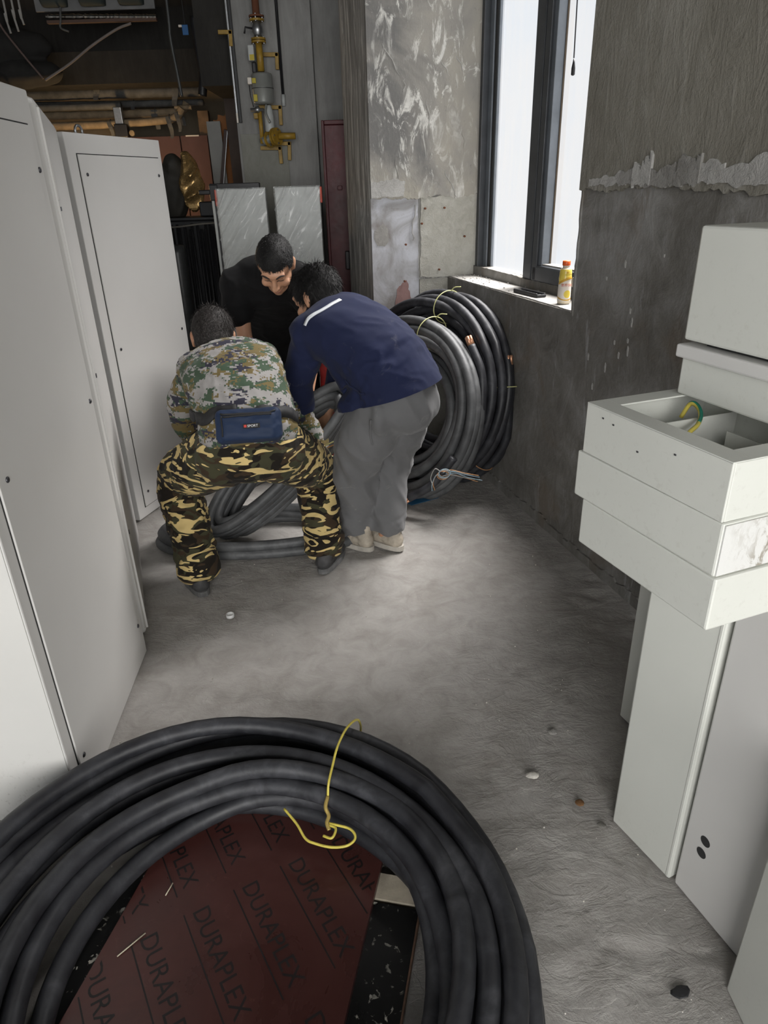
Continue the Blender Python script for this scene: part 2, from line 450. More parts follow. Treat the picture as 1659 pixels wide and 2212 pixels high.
# torn pale edge of that coat: overlapping ragged tongues of an older white skim
for k, (sa, sb, h, th) in enumerate(((-.95, -.42, .085, .005), (-.50, -.06, .125, .008), (-.12, .16, .085, .006), (.10, .40, .105, .008), (.36, .60, .06, .005), (-.80, -.60, .15, .009), (-.02, .12, .14, .010), (.22, .32, .15, .010))):
    lo = rag((sa, zb - .006), (sb, zb - .010), 26, .014, 60 + k); hi = rag((sb, zb + h * .30), (sa, zb + h * .55), 18, h * .30, 80 + k)
    MB().prism(lo + hi, W(0, -.0155, 0), WU, ZZ, -WN, th).build('plaster_flake', M['plaster_edge'] if k % 3 else M['plaster_r2'], wr)
# loose render drips and chips on the bare lower wall
for k in range(22):
    s = random.uniform(-.25, .62); z0 = random.uniform(.62, 1.46); h = random.uniform(.01, .04)
    pl = [(s - .003, z0), (s + .003, z0 + .002), (s + .005, z0 + h * .6), (s + .002, z0 + h), (s - .004, z0 + h * .8)]
    MB().prism(pl, W(0, 0, 0), WU, ZZ, -WN, .003).build('plaster_drip', M['plaster_edge'], wr)
# rough mortar fillet along the foot of the wall
lo = [(-1.2, -.02), (2.1, -.02)]; hi = rag((2.1, .03), (-1.2, .035), 160, .035, 77)
MB().prism(lo + hi, W(0, 0, 0), WU, ZZ, -WN, .010).build('mortar_fillet', M['wall_r'], wr)
# window reveal on the near side, ragged
edge = rag((-.0, SIL - .02), (0.0, CEIL), 110, .008, 9)
poly = [(d - .004, z) for d, z in edge] + [(.30, CEIL), (.30, SIL - .02)]
MB().prism(poly, W(S0, 0, 0), WN, ZZ, WU, .010).build('reveal_coat', M['wall_r'], wr)
# sill
edge = rag((S0 + .001, .006), (S1, .004), 90, .008, 12)
poly = [(s, d) for s, d in edge] + [(S1, .22), (S0 + .001, .22)]
MB().prism(poly, W(0, 0, SIL - .025), WU, WN, ZZ, .025).build('window_sill', M['sill'], wr)
# dust and chips on the sill
crumb = MB()
for k in range(90):
    s = S1 - abs(random.gauss(0, .35)) - .02
    if s < S0 + .05: continue
    r = random.uniform(.0015, .006)
    crumb.ball(W(s, random.uniform(.0, .19), SIL + r * .3), r, n=3)
o = crumb.build('plaster_crumbs', M['sill'], wr); o['kind'] = 'stuff'
# cement fillet under the frames
edge = rag((S0, .035), (S1, .055), 50, .010, 15)
poly = [(S0, 0)] + edge + [(S1, 0)]
MB().prism(poly, W(0, .165, SIL), WU, ZZ, WN, .07).build('cement_fillet', M['wall_r'], wr)

# windows: fixed light and casement, dark aluminium
FD = .205
def frame_bar(root, name, s0, s1, z0, z1, d0, d1, mat, bev=.003):
    b = MB().box(W((s0 + s1) / 2, (d0 + d1) / 2, (z0 + z1) / 2), WU * (s1 - s0) / 2, WN * (d1 - d0) / 2, ZZ * (z1 - z0) / 2, bev)
    return b.build(name, mat, root)
ZT = 3.85; WZ = SIL + .015
w1 = bpy.data.objects.new('window_1', None); COL.objects.link(w1); w1.location = W(1.78, FD, SIL); struct(w1)
frame_bar(w1, 'outer_frame', 2.085, 2.133, WZ, ZT, FD - .03, FD + .05, M['frame'])
frame_bar(w1, 'frame_face', 2.035, 2.085, WZ, ZT, FD + .005, FD + .05, M['frame_in'])
frame_bar(w1, 'gasket', 2.012, 2.035, WZ, ZT, FD + .012, FD + .05, M['gasket'])
frame_bar(w1, 'frame_rail', 1.44, 2.085, WZ, WZ + .035, FD + .0, FD + .05, M['sill'])
frame_bar(w1, 'outer_frame', 1.44, 2.133, ZT - .05, ZT, FD - .03, FD + .05, M['frame'])
frame_bar(w1, 'glass_bead', 1.995, 2.012, WZ + .03, ZT - .05, FD + .018, FD + .05, M['frame_in'])
frame_bar(w1, 'mullion', 1.40, 1.485, WZ + .0, ZT, FD - .03, FD + .05, M['frame'])
frame_bar(w1, 'pane', 1.48, 2.0, WZ + .03, ZT - .04, FD + .032, FD + .040, M['pane'], 0)
w2 = bpy.data.objects.new('window_2', None); COL.objects.link(w2); w2.location = W(1.05, FD, SIL); struct(w2)
frame_bar(w2, 'gasket', 1.372, 1.40, WZ, ZT, FD - .012, FD + .05, M['gasket'])
frame_bar(w2, 'casement_stile', 1.325, 1.372, WZ + .03, ZT, FD - .04, FD + .05, M['frame'])
frame_bar(w2, 'casement_bead', 1.290, 1.325, WZ + .10, ZT, FD - .028, FD + .05, M['frame_in'])
frame_bar(w2, 'casement_rail', S0 - .05, 1.372, WZ + .02, WZ + .105, FD - .04, FD + .05, M['frame'], .012)
frame_bar(w2, 'outer_frame', S0 - .05, 1.40, WZ - .02, WZ + .03, FD - .02, FD + .05, M['frame'])
frame_bar(w2, 'seal_strip', 1.286, 1.2905, WZ + .10, ZT, FD + .014, FD + .05, simple('brown_seal', (.07, .05, .03), .7))
frame_bar(w2, 'rail_dust', S0 - .05, 1.30, WZ + .104, WZ + .112, FD - .022, FD + .03, M['sill'])
frame_bar(w2, 'casement_rail', S0 - .05, 1.40, ZT - .06, ZT, FD - .04, FD + .05, M['frame'])
frame_bar(w2, 'pane', S0 - .05, 1.285, WZ + .10, ZT - .04, FD + .022, FD + .030, M['pane'], 0)
# torn protective film in the corner of the casement
pl = [(.86, 1.175), (.90, 1.200), (.93, 1.168), (.885, 1.140)]
MB().prism([(.885, 1.115), (.93, 1.135), (.905, 1.165), (.875, 1.16)], W(0, FD - .075, 0), WU, ZZ, WN, .002).build('film_scrap', M['sill'], w2)

# pull cord with its bob hanging in front of the casement
pc = thing('pull_cord', 'thin black pull cord with a small black bob hanging before the right window pane', 'cord', W(1.165, FD - .005, 1.99))
MB().tube([W(1.215, FD - .005, 3.78), W(1.195, FD - .005, 2.6), W(1.170, FD - .005, 2.04)], .0028, 6).build('cord', M['black_metal'], pc)
MB().lathe(W(1.168, FD - .005, 1.975), [(.004, 0), (.0085, .004), (.0085, .028), (.005, .048), (.003, .062)], segs=10).build('bob', M['black_metal'], pc, True)
o = MB().box(W(1.215, FD - .005, 3.79), WU * .02, WN * .03, ZZ * .02, .003).build('bracket', M['black_metal'], pc)

# pillar between the window wall and the back of the hall
PC = W(S1, 0, 0); PW = .472; PD = .565; PX = .30
def P3(a, b, z): return PC - WN * a + WU * b + ZZ * z        # a: to the left along the lit face, b: into depth
mb = MB(); mb.box(P3((PW - PX) / 2, PD / 2, CEIL / 2), WN * (PW + PX) / 2, WU * PD / 2, ZZ * CEIL / 2)
wp = struct(mb.build('wall_pillar', M['wall_side']))
LIT = -WU
# coats on the lit face
edge = rag((-PX, 1.50), (PW, 1.50), 70, .02, 21)
poly = [(a, z) for a, z in edge] + [(PW, CEIL), (-PX, CEIL)]
MB().prism(poly, P3(0, 0, 0), -WN, ZZ, LIT, .016).build('plaster_coat', M['scraped_plaster'], wp)
edge = rag((PW, 1.505), (.19, 1.495), 30, .010, 22) + rag((.19, 1.495), (.185, 1.06), 30, .008, 23) + [(.185, -.02), (PW, -.02)]
MB().prism(edge, P3(0, 0, 0), -WN, ZZ, LIT, .004).build('render_patch', M['patch_lilac'], wp)
edge = rag((.18, 1.06), (.175, 1.50), 30, .008, 24) + rag((.175, 1.50), (-.25, 1.51), 30, .010, 25) + rag((-.25, 1.51), (-.25, 1.055), 6, .002, 26) + rag((-.25, 1.055), (.18, 1.06), 30, .008, 27)
MB().prism(edge, P3(0, 0, 0), -WN, ZZ, LIT, .013).build('mortar_patch', M['patch_cream'], wp)
edge = rag((.18, -.02), (.18, 1.05), 20, .005, 28) + [(-.20, 1.05), (-.20, -.02)]
MB().prism(edge, P3(0, 0, 0), -WN, ZZ, LIT, .006).build('render_patch', M['patch_cream'], wp)
# white band with squared remains of tile adhesive, chipped hole, pink stain, loose wire
pl = rag((PW, 1.505), (.28, 1.505), 20, .008, 30) + rag((.28, 1.505), (.27, 1.585), 10, .006, 31) + rag((.27, 1.585), (PW, 1.59), 24, .016, 32)
MB().prism(pl, P3(0, 0, 0), -WN, ZZ, LIT, .020).build('adhesive_patch', M['plaster_edge'], wp)
pl = [(.455, 1.33), (.40, 1.37), (.375, 1.34), (.37, 1.27), (.395, 1.245), (.44, 1.25), (.46, 1.29)]
MB().prism(pl, P3(0, 0, 0), -WN, ZZ, LIT, .006).build('chipped_patch', M['sill'], wp)
pl = rag((.345, .80), (.325, 1.0), 14, .008, 41) + rag((.325, 1.0), (.265, 1.05), 8, .008, 42) + rag((.265, 1.05), (.232, .93), 10, .010, 43) + rag((.232, .93), (.25, .80), 10, .008, 44)
MB().prism(pl, P3(0, 0, 0), -WN, ZZ, LIT, .0065).build('paint_patch', M['patch_pink'], wp)
MB().tube([P3(.205, -.008, 1.46), P3(.21, -.012, 1.40), P3(.225, -.010, 1.37), P3(.228, -.012, 1.31), P3(.215, -.012, 1.285), P3(.222, -.010, 1.27)], .003, 6).build('loose_wire', M['plaster_edge'], wp)
for a, z in ((.15, 1.44), (.17, 1.36), (.03, 1.44), (.06, 1.10), (-.10, 1.28), (.27, 1.25), (.28, 1.045)):
    MB().lathe(P3(a, -.013, z), [(.006, 0), (.006, .012), (.002, .013)], LIT, 8).build('rusty_nail', simple('rust', (.16, .06, .03), .9) if 'rust' not in M else M['rust'], wp)
# scraped ridges running diagonally over the upper coat
for k in range(9):
    a = random.uniform(-.1, .43); z = random.uniform(1.62, 2.7); L = random.uniform(.05, .22); an = random.uniform(-2.2, -1.6) if random.random() < .6 else random.uniform(-1.9, -1.3)
    p = [P3(a + math.cos(an) * L * t + .006 * math.sin(9 * t), -.0165, z - abs(math.sin(an)) * L * t) for t in np.linspace(0, 1, 7)]
    MB().tube(p, [.0008, .002, .003, .002, .003, .002, .0008], 6).build('plaster_ridge', M['plaster_edge'] if k % 3 else M['scraped_plaster'], wp)
M['rust'] = simple('rust', (.16, .06, .03), .9)

# dark red steel door beside the pillar
dr = bpy.data.objects.new('door_1', None); COL.objects.link(dr); dr.location = (-.30, 5.05, 0); struct(dr)
M['red_door'] = simple('dark_red_oxide', (.085, .012, .016), .55, 0, .35, 5, .2, 30)
MB().bx(-.315, -.10, 5.03, 5.07, 0, 1.93, .004).build('door_leaf', M['red_door'], dr)
MB().bx(-.330, -.312, 5.0, 5.10, 0, 1.955, .004).build('door_frame', M['red_door'], dr)
MB().bx(-.312, -.10, 5.0, 5.10, 1.93, 1.955, .004).build('door_frame', M['red_door'], dr)
MB().bx(-.245, -.215, 5.005, 5.03, 1.55, 1.575, .003).build('hinge', M['red_door'], dr)
MB().bx(-.215, -.185, 4.99, 5.03, 1.05, 1.17, .006).build('latch', M['black_metal'], dr)

# back wall with a pilaster carrying the gas line
GY = 5.6
mb = MB(); mb.bx(-.97, -.40, GY, GY + .5, 0, CEIL); mb.bx(-.40, .62, GY + .10, GY + .5, 0, CEIL)
wb = struct(mb.build('wall_back', M['wall_grey']))
MB().bx(-.952, -.62, GY - .008, GY, 0, 1.93, .002).build('render_patch', plaster('pale_green_grey_render', (.22, .22, .19), (.28, .28, .25), (.34, .34, .30), (1, 1, .6), .3, 6), wb)
mb = MB(); mb.bx(.42, .62, 4.95, 5.75, 0, CEIL); struct(mb.build('wall_sun_block_pillar', M['shaded_concrete']))  # unseen wall, added to close a sun leak behind the pillar
mb = MB(); mb.bx(-.97, -.85, 6.1, 8.7, 0, CEIL); struct(mb.build('wall_sun_block_hall', M['shaded_concrete']))  # unseen wall, added to keep the sun out of the back hall
# deeper hall: ceiling, left wall, far wall, beams
ca_, cb_ = W(-6.0, DW, 0), W(2.75, DW, 0)
mb = MB(); mb.prism([(-6, -3.2), (ca_[0], -3.2), (ca_[0], ca_[1]), (cb_[0], cb_[1]), (cb_[0], 10), (-6, 10)], V(0, 0, CEIL), V(1, 0, 0), V(0, 1, 0), ZZ, .2); struct(mb.build('ceiling', M['shaded_concrete']))
mb = MB(); mb.bx(-6, -1.0, 8.0, 8.1, 2.75, CEIL); struct(mb.build('wall_above_beam', M['shaded_concrete']))
mb = MB(); mb.bx(-6.2, -6.0, -3.2, 10, 0, CEIL); struct(mb.build('wall_left', M['wall_grey']))
M['far_wall'] = plaster('tan_far_wall', (.20, .16, .11), (.28, .23, .165), (.33, .28, .21), (1, 1, 1), .2, 3)
mb = MB(); mb.bx(-6, -.9, 8.45, 8.6, 0, CEIL); struct(mb.build('wall_far', M['far_wall']))
mb = MB(); mb.bx(-6, -.97, 7.0, 7.35, 2.44, 2.68); mb.bx(-6, -.97, 7.1, 7.3, 2.68, 3.0); struct(mb.build('trim_1', M['shaded_concrete']))
mb = MB(); mb.bx(-1.22, -.98, 5.75, 8.45, 2.25, CEIL); struct(mb.build('trim_2', M['shaded_concrete']))
mb = MB(); mb.bx(-6, 2.9, -3.2, -3.0, 3.4, CEIL); struct(mb.build('trim_3', M['wall_grey']))
# ---------------------------------------------------------------- electrical cabinets on the left
def cabinet(name, label, near, far, depth, H, plinth=0.0, mat='cab', door=True, screws=(), eyebolt=None, round_edge=.004, endmat=None, frame=(.055, .055, .115, .10)):
    """the long face runs near->far (seen from its right); the body extends to the left by depth"""
    near = V(*near, 0); far = V(*far, 0); e = far - near; L = np.linalg.norm(e); e /= L; nrm = V(e[1], -e[0], 0)
    c = (near + far) / 2 - nrm * depth / 2
    root = thing(name, label, 'cabinet', c)
    MB().box(c + ZZ * H / 2, e * L / 2, nrm * depth / 2, ZZ * H / 2, round_edge).build('body', M[mat], root)
    a, b, tp, bt = frame
    g = .004
    # dark seam, then the door standing a little proud
    if door:
        s0, s1, z0, z1 = a, L - b, bt, H - tp
        def q(s, z, d): return near + e * s + nrm * d + ZZ * z
        mid = q((s0 + s1) / 2, (z0 + z1) / 2, .0)
        for (sa, sb, za, zb) in ((s0 - g, s0, z0 - g, z1 + g), (s1, s1 + g, z0 - g, z1 + g), (s0, s1, z0 - g, z0), (s0, s1, z1, z1 + g)):
            MB().box(q((sa + sb) / 2, (za + zb) / 2, .0006), e * (sb - sa) / 2, ZZ * (zb - za) / 2, nrm * .0008).build('door_seam', M['gap'], root)
        d = MB().box(q((s0 + s1) / 2, (z0 + z1) / 2, .002), e * (s1 - s0) / 2, ZZ * (z1 - z0) / 2, nrm * .004, .002).build('door', M[mat], root)
        for (ss, zz) in screws:
            MB().lathe(q(ss, zz, .005), [(.0075, 0), (.0075, .003), (.005, .005), (.002, .0055)], nrm, 10).build('screw', M['screw'], d, True)
    if endmat:
        MB().box(near - nrm * depth / 2 - e * .0015 + ZZ * H / 2, nrm * (depth / 2 - .004), ZZ * (H / 2 - .004), e * .0015).build('end_panel', M[endmat], root)
    if eyebolt:
        s, d = eyebolt; p = near + e * s - nrm * d + ZZ * (H + .030)
        th = np.linspace(0, 2 * math.pi, 25)[:-1]
        MB().tube([p + e * .024 * math.cos(t) + ZZ * .024 * math.sin(t) for t in th], .006, 8, True).build('lifting_eye', M['zinc'], root, True)
        MB().lathe(p - ZZ * .030, [(.014, 0), (.014, .006), (.009, .010)], segs=12).build('lifting_eye_base', M['zinc'], root)
    return root, near, e, nrm, L

cabinet('electrical_cabinet', 'tall white steel cabinet nearest the camera on the left with scuffed end panel', (-.862, 1.362), (-.909, 2.107), .60, 1.81, screws=((.09, 1.6), (.70, 1.62), (.09, .97), (.70, .98), (.08, .14), (.69, .15)), endmat='cab_dirty', frame=(.05, .05, .085, .075))
rb, nb, eb, nnb, Lb = cabinet('electrical_cabinet', 'white steel cabinet seen edge-on, squeezed between the nearest and the farthest one', (-.940, 2.215), (-1.247, 3.085), .20, 1.81, door=False, round_edge=.018)
# hinge strip, latch plate and hinges on the narrow face
def qb(s, z, d): return nb + eb * s + nnb * d + ZZ * z
MB().box(qb(.028, .9, .003), eb * .006, ZZ * .885, nnb * .004, .002).build('door_strip', M['cab'], rb)
MB().box(qb(.055, .9, .001), eb * .004, ZZ * .87, nnb * .0015).build('door_seam', M['gap'], rb)
MB().box(qb(.16, 1.60, .002), eb * .03, ZZ * .055, nnb * .002, .001).build('latch_plate', M['cab'], rb)
for z in (1.52, .40, 1.0): MB().box(qb(.10, z, .004), eb * .010, ZZ * .006, nnb * .003, .001).build('latch', M['screw'], rb)
rc, nc, ec, nnc, Lc = cabinet('electrical_cabinet', 'white steel cabinet with seamed door and lifting eye, farthest of the three', (-1.288, 3.243), (-1.079, 3.911), .42, 1.80, screws=((.10, 1.64), (.645, 1.64), (.10, .88), (.645, .88), (.10, .13), (.645, .13)), eyebolt=(.36, .20), frame=(.062, .035, .082, .055))

# ---------------------------------------------------------------- white boxes stacked on the right
BE = V(.151, -.402, 0); BE /= np.linalg.norm(BE); BN = V(-BE[1], BE[0], 0)     # BE: towards the camera, BN: to the right
if BN[0] < 0: BN = -BN
def tray(name, label, far, near, z0, z1, width, mat='box', endmat=None, open_top=False, rim=.055, group=None):
    far = V(*far, 0); near = V(*near, 0); e = near - far; L = np.linalg.norm(e); e /= L; n = V(-e[1], e[0], 0)
    if n[0] < 0: n = -n
    c = (far + near) / 2 + n * width / 2
    root = thing(name, label, 'enclosure', c + ZZ * z0, group)
    h = (z1 - z0)
    t = .0025
    if not open_top:
        MB().box(c + ZZ * (z0 + h / 2), e * L / 2, n * width / 2, ZZ * h / 2, .004).build('body', M[mat], root)
    else:
        for nm, cc, ax, ay, az in (('side_panel', far * 0 + c - n * (width / 2 - t), e * L / 2, n * t, ZZ * h / 2), ('side_panel', c + n * (width / 2 - t), e * L / 2, n * t, ZZ * h / 2),
                               ('end_panel', c - e * (L / 2 - t), e * t, n * (width / 2 - 2 * t), ZZ * h / 2), ('end_panel', c + e * (L / 2 - t), e * t, n * (width / 2 - 2 * t), ZZ * h / 2)):
            MB().box(cc + ZZ * (z0 + h / 2), ax, ay, az, .002).build(nm, M[mat], root)
        MB().box(c + ZZ * (z0 + .004), e * (L / 2 - .006), n * (width / 2 - .006), ZZ * .003).build('back_plate', M['box_in'], root)
        for nm, cc, ax, ay in (('rim', c - n * (width / 2 - rim / 2), e * L / 2, n * rim / 2), ('rim', c + n * (width / 2 - rim / 2), e * L / 2, n * rim / 2),
                               ('rim', c - e * (L / 2 - rim / 2), e * rim / 2, n * (width / 2 - rim)), ('rim', c + e * (L / 2 - rim / 2), e * rim / 2, n * (width / 2 - rim))):
            MB().box(cc + ZZ * (z1 - .0015), ax, ay, ZZ * .0017, .0012).build(nm, M[mat], root)
    if endmat:
        MB().box(near + n * width / 2 + e * .0012 + ZZ * (z0 + h / 2), n * (width / 2 - .003), ZZ * (h / 2 - .003), e * .0014).build('end_face', M[endmat], root)
    return root, far, e, n, L

WD = .29
tray('steel_enclosure', 'lowest of three cream steel boxes stacked sideways, its far end drawn back', (.3989, 1.2413), (.5201, .9166), .881, .979, WD)
tray('steel_enclosure', 'middle of three stacked cream steel boxes, its bright end scraped and dirty', (.3858, 1.2601), (.5161, .9198), .981, 1.0754, WD, endmat='scraped')
rd, fd, ed, nd, Ld = tray('steel_enclosure', 'top open frame box of the stack with yellow green wire inside', (.3915, 1.2479), (.512, .9206), 1.0771, 1.1756, WD, open_top=True, rim=.042)
# mounting plate and earth wire in the open box
MB().box(fd + ed * .10 + nd * .16 + ZZ * 1.115, ed * .0012, nd * .11, ZZ * .034).build('mounting_plate', M['box'], rd)
MB().box(fd + ed * .24 + nd * .21 + ZZ * 1.105, ed * .10, nd * .0012, ZZ * .025).build('mounting_plate', M['box'], rd)
wp_ = spline([(.580, 1.262, 1.135), (.591, 1.256, 1.163), (.597, 1.238, 1.163), (.592, 1.209, 1.155), (.574, 1.178, 1.147), (.549, 1.155, 1.139), (.53, 1.14, 1.115)], 40)
MB().tube(wp_, .0042, 8).build('earth_wire', M['wire_yellow'], rd, True)
MB().tube(wp_[2:24] + V(.0008, .0006, .0016), .0036, 8).build('wire_stripe', M['wire_green'], rd, True)
for s, k in ((.05, .018), (.08, .022), (.236, .026), (.15, .05)):
    MB().box(fd + ed * s - nd * .0005 + ZZ * (1.1756 - k), ed * .0022, nd * .0005, ZZ * .0014).build('scuff', M['screw'], rd)

# box and lidded box standing on the far side of the open box
e2 = V(.6439 - .5714, 1.0769 - 1.2869, 0); e2 /= np.linalg.norm(e2); n2 = V(-e2[1], e2[0], 0)
if n2[0] < 0: n2 = -n2
F0 = V(.5714, 1.2869, 0); LF = .34; WF = .23
c = F0 + e2 * LF / 2 + n2 * WF / 2
rf = thing('steel_enclosure', 'lidded grey steel box with a white lip, standing on the open box', 'enclosure', c + ZZ * 1.1768)
MB().box(c + ZZ * 1.2122 + n2 * .004, e2 * LF / 2, n2 * WF / 2, ZZ * .0354, .004).build('body', M['box'], rf)
MB().box(c + ZZ * 1.2602, e2 * (LF / 2 + .005), n2 * (WF / 2 + .010), ZZ * .0122, .004).build('lid', M['cab'], rf)
re = thing('steel_enclosure', 'large plain white steel box on top of the right hand stack', 'enclosure', c + ZZ * 1.2727)
MB().box(c + ZZ * 1.3787, e2 * LF / 2, n2 * WF / 2, ZZ * .0990, .005).build('body', M['box'], re)
MB().box(c + ZZ * 1.2762, e2 * (LF / 2 - .04), n2 * (WF / 2 - .02), ZZ * .0035).build('foot_strip', M['gap'], re)
MB().box(c + ZZ * 1.4782 + n2 * .03, e2 * .04, n2 * .016, ZZ * .0008, .0005).build('name_plate', M['cab'], re)

# upright panels and boxes carrying the stack
def upright(label, a, b, depth, H, mat='box', holes=(), name='steel_enclosure', lip=False):
    a = V(*a, 0); b = V(*b, 0); e = b - a; L = np.linalg.norm(e); e /= L; n = V(-e[1], e[0], 0)
    if n[0] < 0: n = -n
    c = (a + b) / 2 + n * depth / 2
    root = thing(name, label, 'enclosure', c)
    MB().box(c + ZZ * H / 2, e * L / 2, n * depth / 2, ZZ * H / 2, .005).build('body', M[mat], root)
    if lip: MB().box(b - e * .007 - n * .0002 + ZZ * H / 2, e * .003, n * .0010, ZZ * (H / 2 - .004), .0015).build('edge_fold', M[mat], root)
    for s, z, r in holes:
        MB().lathe(a + e * s - n * .0008 + ZZ * z, [(r, 0), (r, .0012)], n, 20).build('knockout_hole', M['gap'], root)
    return root
upright('narrow white steel box standing farthest back under the stack', (.738, 1.688), (.80, 1.52), .20, .80)
upright('cream steel box standing upright with a folded edge under the stack', (.589, 1.290), (.672, 1.114), .22, .880, lip=True)
upright('white steel box standing upright with two round knockout holes', (.682, 1.107), (.752, .915), .24, .880, 'cab', holes=((.055, .205, .013), (.052, .165, .013)))
upright('grey white steel box leaning into the right edge of the picture', (.695, .862), (.705, .52), .26, .60)
# ---------------------------------------------------------------- cable coils
def coil_path(center, e1, e2, e3, slots, wob=.012, seed=1, ppt=56, shift=None, th0=0., squash=1.0, end_ext=None):
    """one cable wound through slots (radius, axial offset); shift(r)->(dx,dy) in-plane centre shift"""
    rs = np.random.default_rng(seed); n = len(slots); out = []
    ph = rs.random((n + 1, 3)) * 6.28; am = rs.normal(0, 1, (n + 1, 3))
    S = list(slots) + [slots[-1]]
    for k in range(n):
        for j in range(ppt):
            t = j / ppt; th = th0 + 2 * math.pi * t
            q = np.clip((t - .72) / .28, 0, 1); q = q * q * (3 - 2 * q)
            r = S[k][0] * (1 - q) + S[k + 1][0] * q; a = S[k][1] * (1 - q) + S[k + 1][1] * q
            w = lambda i: sum(am[i][m] * math.sin((m + 1) * 2 * math.pi * t + ph[i][m]) / (m + 1.5) for m in range(3))
            w2 = w(k) * (1 - q) + w(k + 1) * q
            r2 = r + wob * w2; a2 = a + wob * .5 * math.sin(2 * math.pi * t + ph[k][0]) * (1 if wob else 0)
            sx, sy = shift(r) if shift else (0, 0)
            out.append(center + e1 * (r2 * math.cos(th) + sx) + e2 * (r2 * math.sin(th) * squash + sy) + e3 * a2)
    return np.array(out)

def copper_end(root, p, d, r):
    d = d / np.linalg.norm(d)
    a = np.cross(d, V(0, 0, 1)); a /= np.linalg.norm(a) + 1e-9; b = np.cross(d, a)
    for k in range(4):
        t = k * math.pi / 2 + .4; c = p + (a * math.cos(t) + b * math.sin(t)) * r * .48
        MB().lathe(c, [(r * .42, -.004), (r * .42, .045), (r * .30, .048)], d, 10).build('copper_core', M['copper'], root, True)

# --- the big coil in the foreground
FC = V(-.36, .875, .0)
fr = thing('cable_coil', 'huge coil of thick black cable lying in the foreground, tied with yellow wire', 'cable coil', V(-.36, .875, 0))
CR = .0235
slots = [(.675, .075), (.622, .068), (.570, .070), (.515, .068), (.462, .070), (.408, .070),
         (.432, .113), (.488, .112), (.545, .113), (.600, .112), (.650, .116), (.618, .156), (.535, .156), (.470, .154)]
def fshift(r):
    q = (r - .40) / .29
    return (.043 * (1 - q) - .043 * q, 0.0)
pth = coil_path(FC, V(1, 0, 0), V(0, 1, 0), ZZ, slots, .026, 5, 64, fshift, th0=-1.3)
# relax: keep crossings apart by lifting the later turn
def lift(pth, r, ax=2, it=1):
    P = pth.copy(); n = len(P)
    for i in range(n):
        lo = P[:max(0, i - 40)]
        if len(lo) == 0: continue
        d2 = np.hypot(lo[:, 0] - P[i, 0], lo[:, 1] - P[i, 1]); k = d2 < 1.9 * r
        if k.any():
            need = lo[k, 2] + np.sqrt(np.maximum(0, (1.96 * r) ** 2 - d2[k] ** 2)); below = lo[k, 2] < P[i, 2] + r * .3
            if below.any(): P[i, 2] = max(P[i, 2], need[below].max())
    for _ in range(6): P[1:-1, 2] = np.maximum(P[1:-1, 2], (P[:-2, 2] + 2 * P[1:-1, 2] + P[2:, 2]) / 4)
    P[:, 2] = np.minimum(P[:, 2], .205)
    return P
pth = lift(pth, CR)
MB().tube(pth, CR, 12).build('cable', M['rubber'], fr, True)
# yellow tie wire: band over the bundle, twist, loop and free end
tw = [(-.092, 1.565, .06), (-.088, 1.555, .11), (-.094, 1.50, .185), (-.118, 1.43, .222), (-.140, 1.36, .225), (-.152, 1.30, .212), (-.160, 1.262, .196), (-.163, 1.245, .165)]
MB().tube(spline(tw, 40), .0034, 7).build('tie_wire', M['wire_yellow'], fr, True)
MB().tube(spline([(-.163, 1.247, .168), (-.168, 1.225, .155), (-.160, 1.210, .142), (-.164, 1.196, .134), (-.158, 1.182, .124)], 24), .0052, 7).build('wire_twist', simple('bare_brass_twist', (.45, .33, .10), .4, .3, .2, 80), fr, True)
lp = [(-.164, 1.200, .128), (-.140, 1.190, .132), (-.105, 1.178, .130), (-.093, 1.158, .124), (-.112, 1.142, .118), (-.150, 1.140, .116), (-.190, 1.150, .118), (-.215, 1.163, .120), (-.240, 1.200, .128), (-.275, 1.240, .136)]
MB().tube(spline(lp, 60), .0034, 7).build('tie_wire', M['wire_yellow'], fr, True)
MB().tube(spline([(-.172, 1.168, .122), (-.150, 1.158, .126), (-.142, 1.182, .130), (-.165, 1.196, .128)], 20), .0034, 7).build('tie_wire', M['wire_yellow'], fr, True)

# boards under that coil
def board(name, label, cat, quad, z0, z1, mat, edge=None):
    q = [V(*p, 0) for p in quad]; c = sum(q) / 4
    root = thing(name, label, cat, c + ZZ * z0)
    MB().prism([(p[0], p[1]) for p in q], V(0, 0, z0), V(1, 0, 0), V(0, 1, 0), ZZ, z1 - z0).build('panel', mat, root)
    return root
def filmboard(name, c, spl):
    t = NT(name); a = t.noise(3, 6, .65, .5); b = t.noise(22, 6, .7, 1)
    k = t.ramp(a, [(.3, tuple(x * .7 for x in c)), (.7, tuple(x * 1.25 for x in c))])
    k = t.mix(t.math('MULTIPLY', t.ramp(b, [(.60, 0), (.72, 1)]), .25), k, tuple(x * 2.2 + .02 for x in c))
    if spl:
        s = t.ramp(t.noise(42, 4, .6, .6), [(.60, 0), (.63, 1)]); s2 = t.ramp(t.noise(9, 4, .6), [(.44, 0), (.55, 1)])
        k = t.mix(t.math('MULTIPLY', s, s2), k, (.45, .43, .38))
    t.col(k).set(Roughness=t.ramp(a, [(.3, .22), (.7, .42)])).bump(t.noise(90, 3, .6), .06, .002); return t.m
M['board_red'] = filmboard('red_brown_film_plywood', (.062, .021, .018), False)
M['board_black'] = filmboard('black_spattered_plywood', (.010, .010, .010), True)
BD = V(.217, .976, 0); BD /= np.linalg.norm(BD); BP = V(-BD[1], BD[0], 0)      # board length / to the left
def rect(p, w, l0, l1): 
    p = V(*p, 0); q = [p + BD * l1, p + BP * w + BD * l1, p + BP * w + BD * l0, p + BD * l0]
    return [(a[0], a[1]) for a in q]
bb = board('plywood_board', 'black paint-spattered plywood board under the red brown board', 'board', rect((.054, 1.037), .735, -.85, 0), .004, .026, M['board_black'])
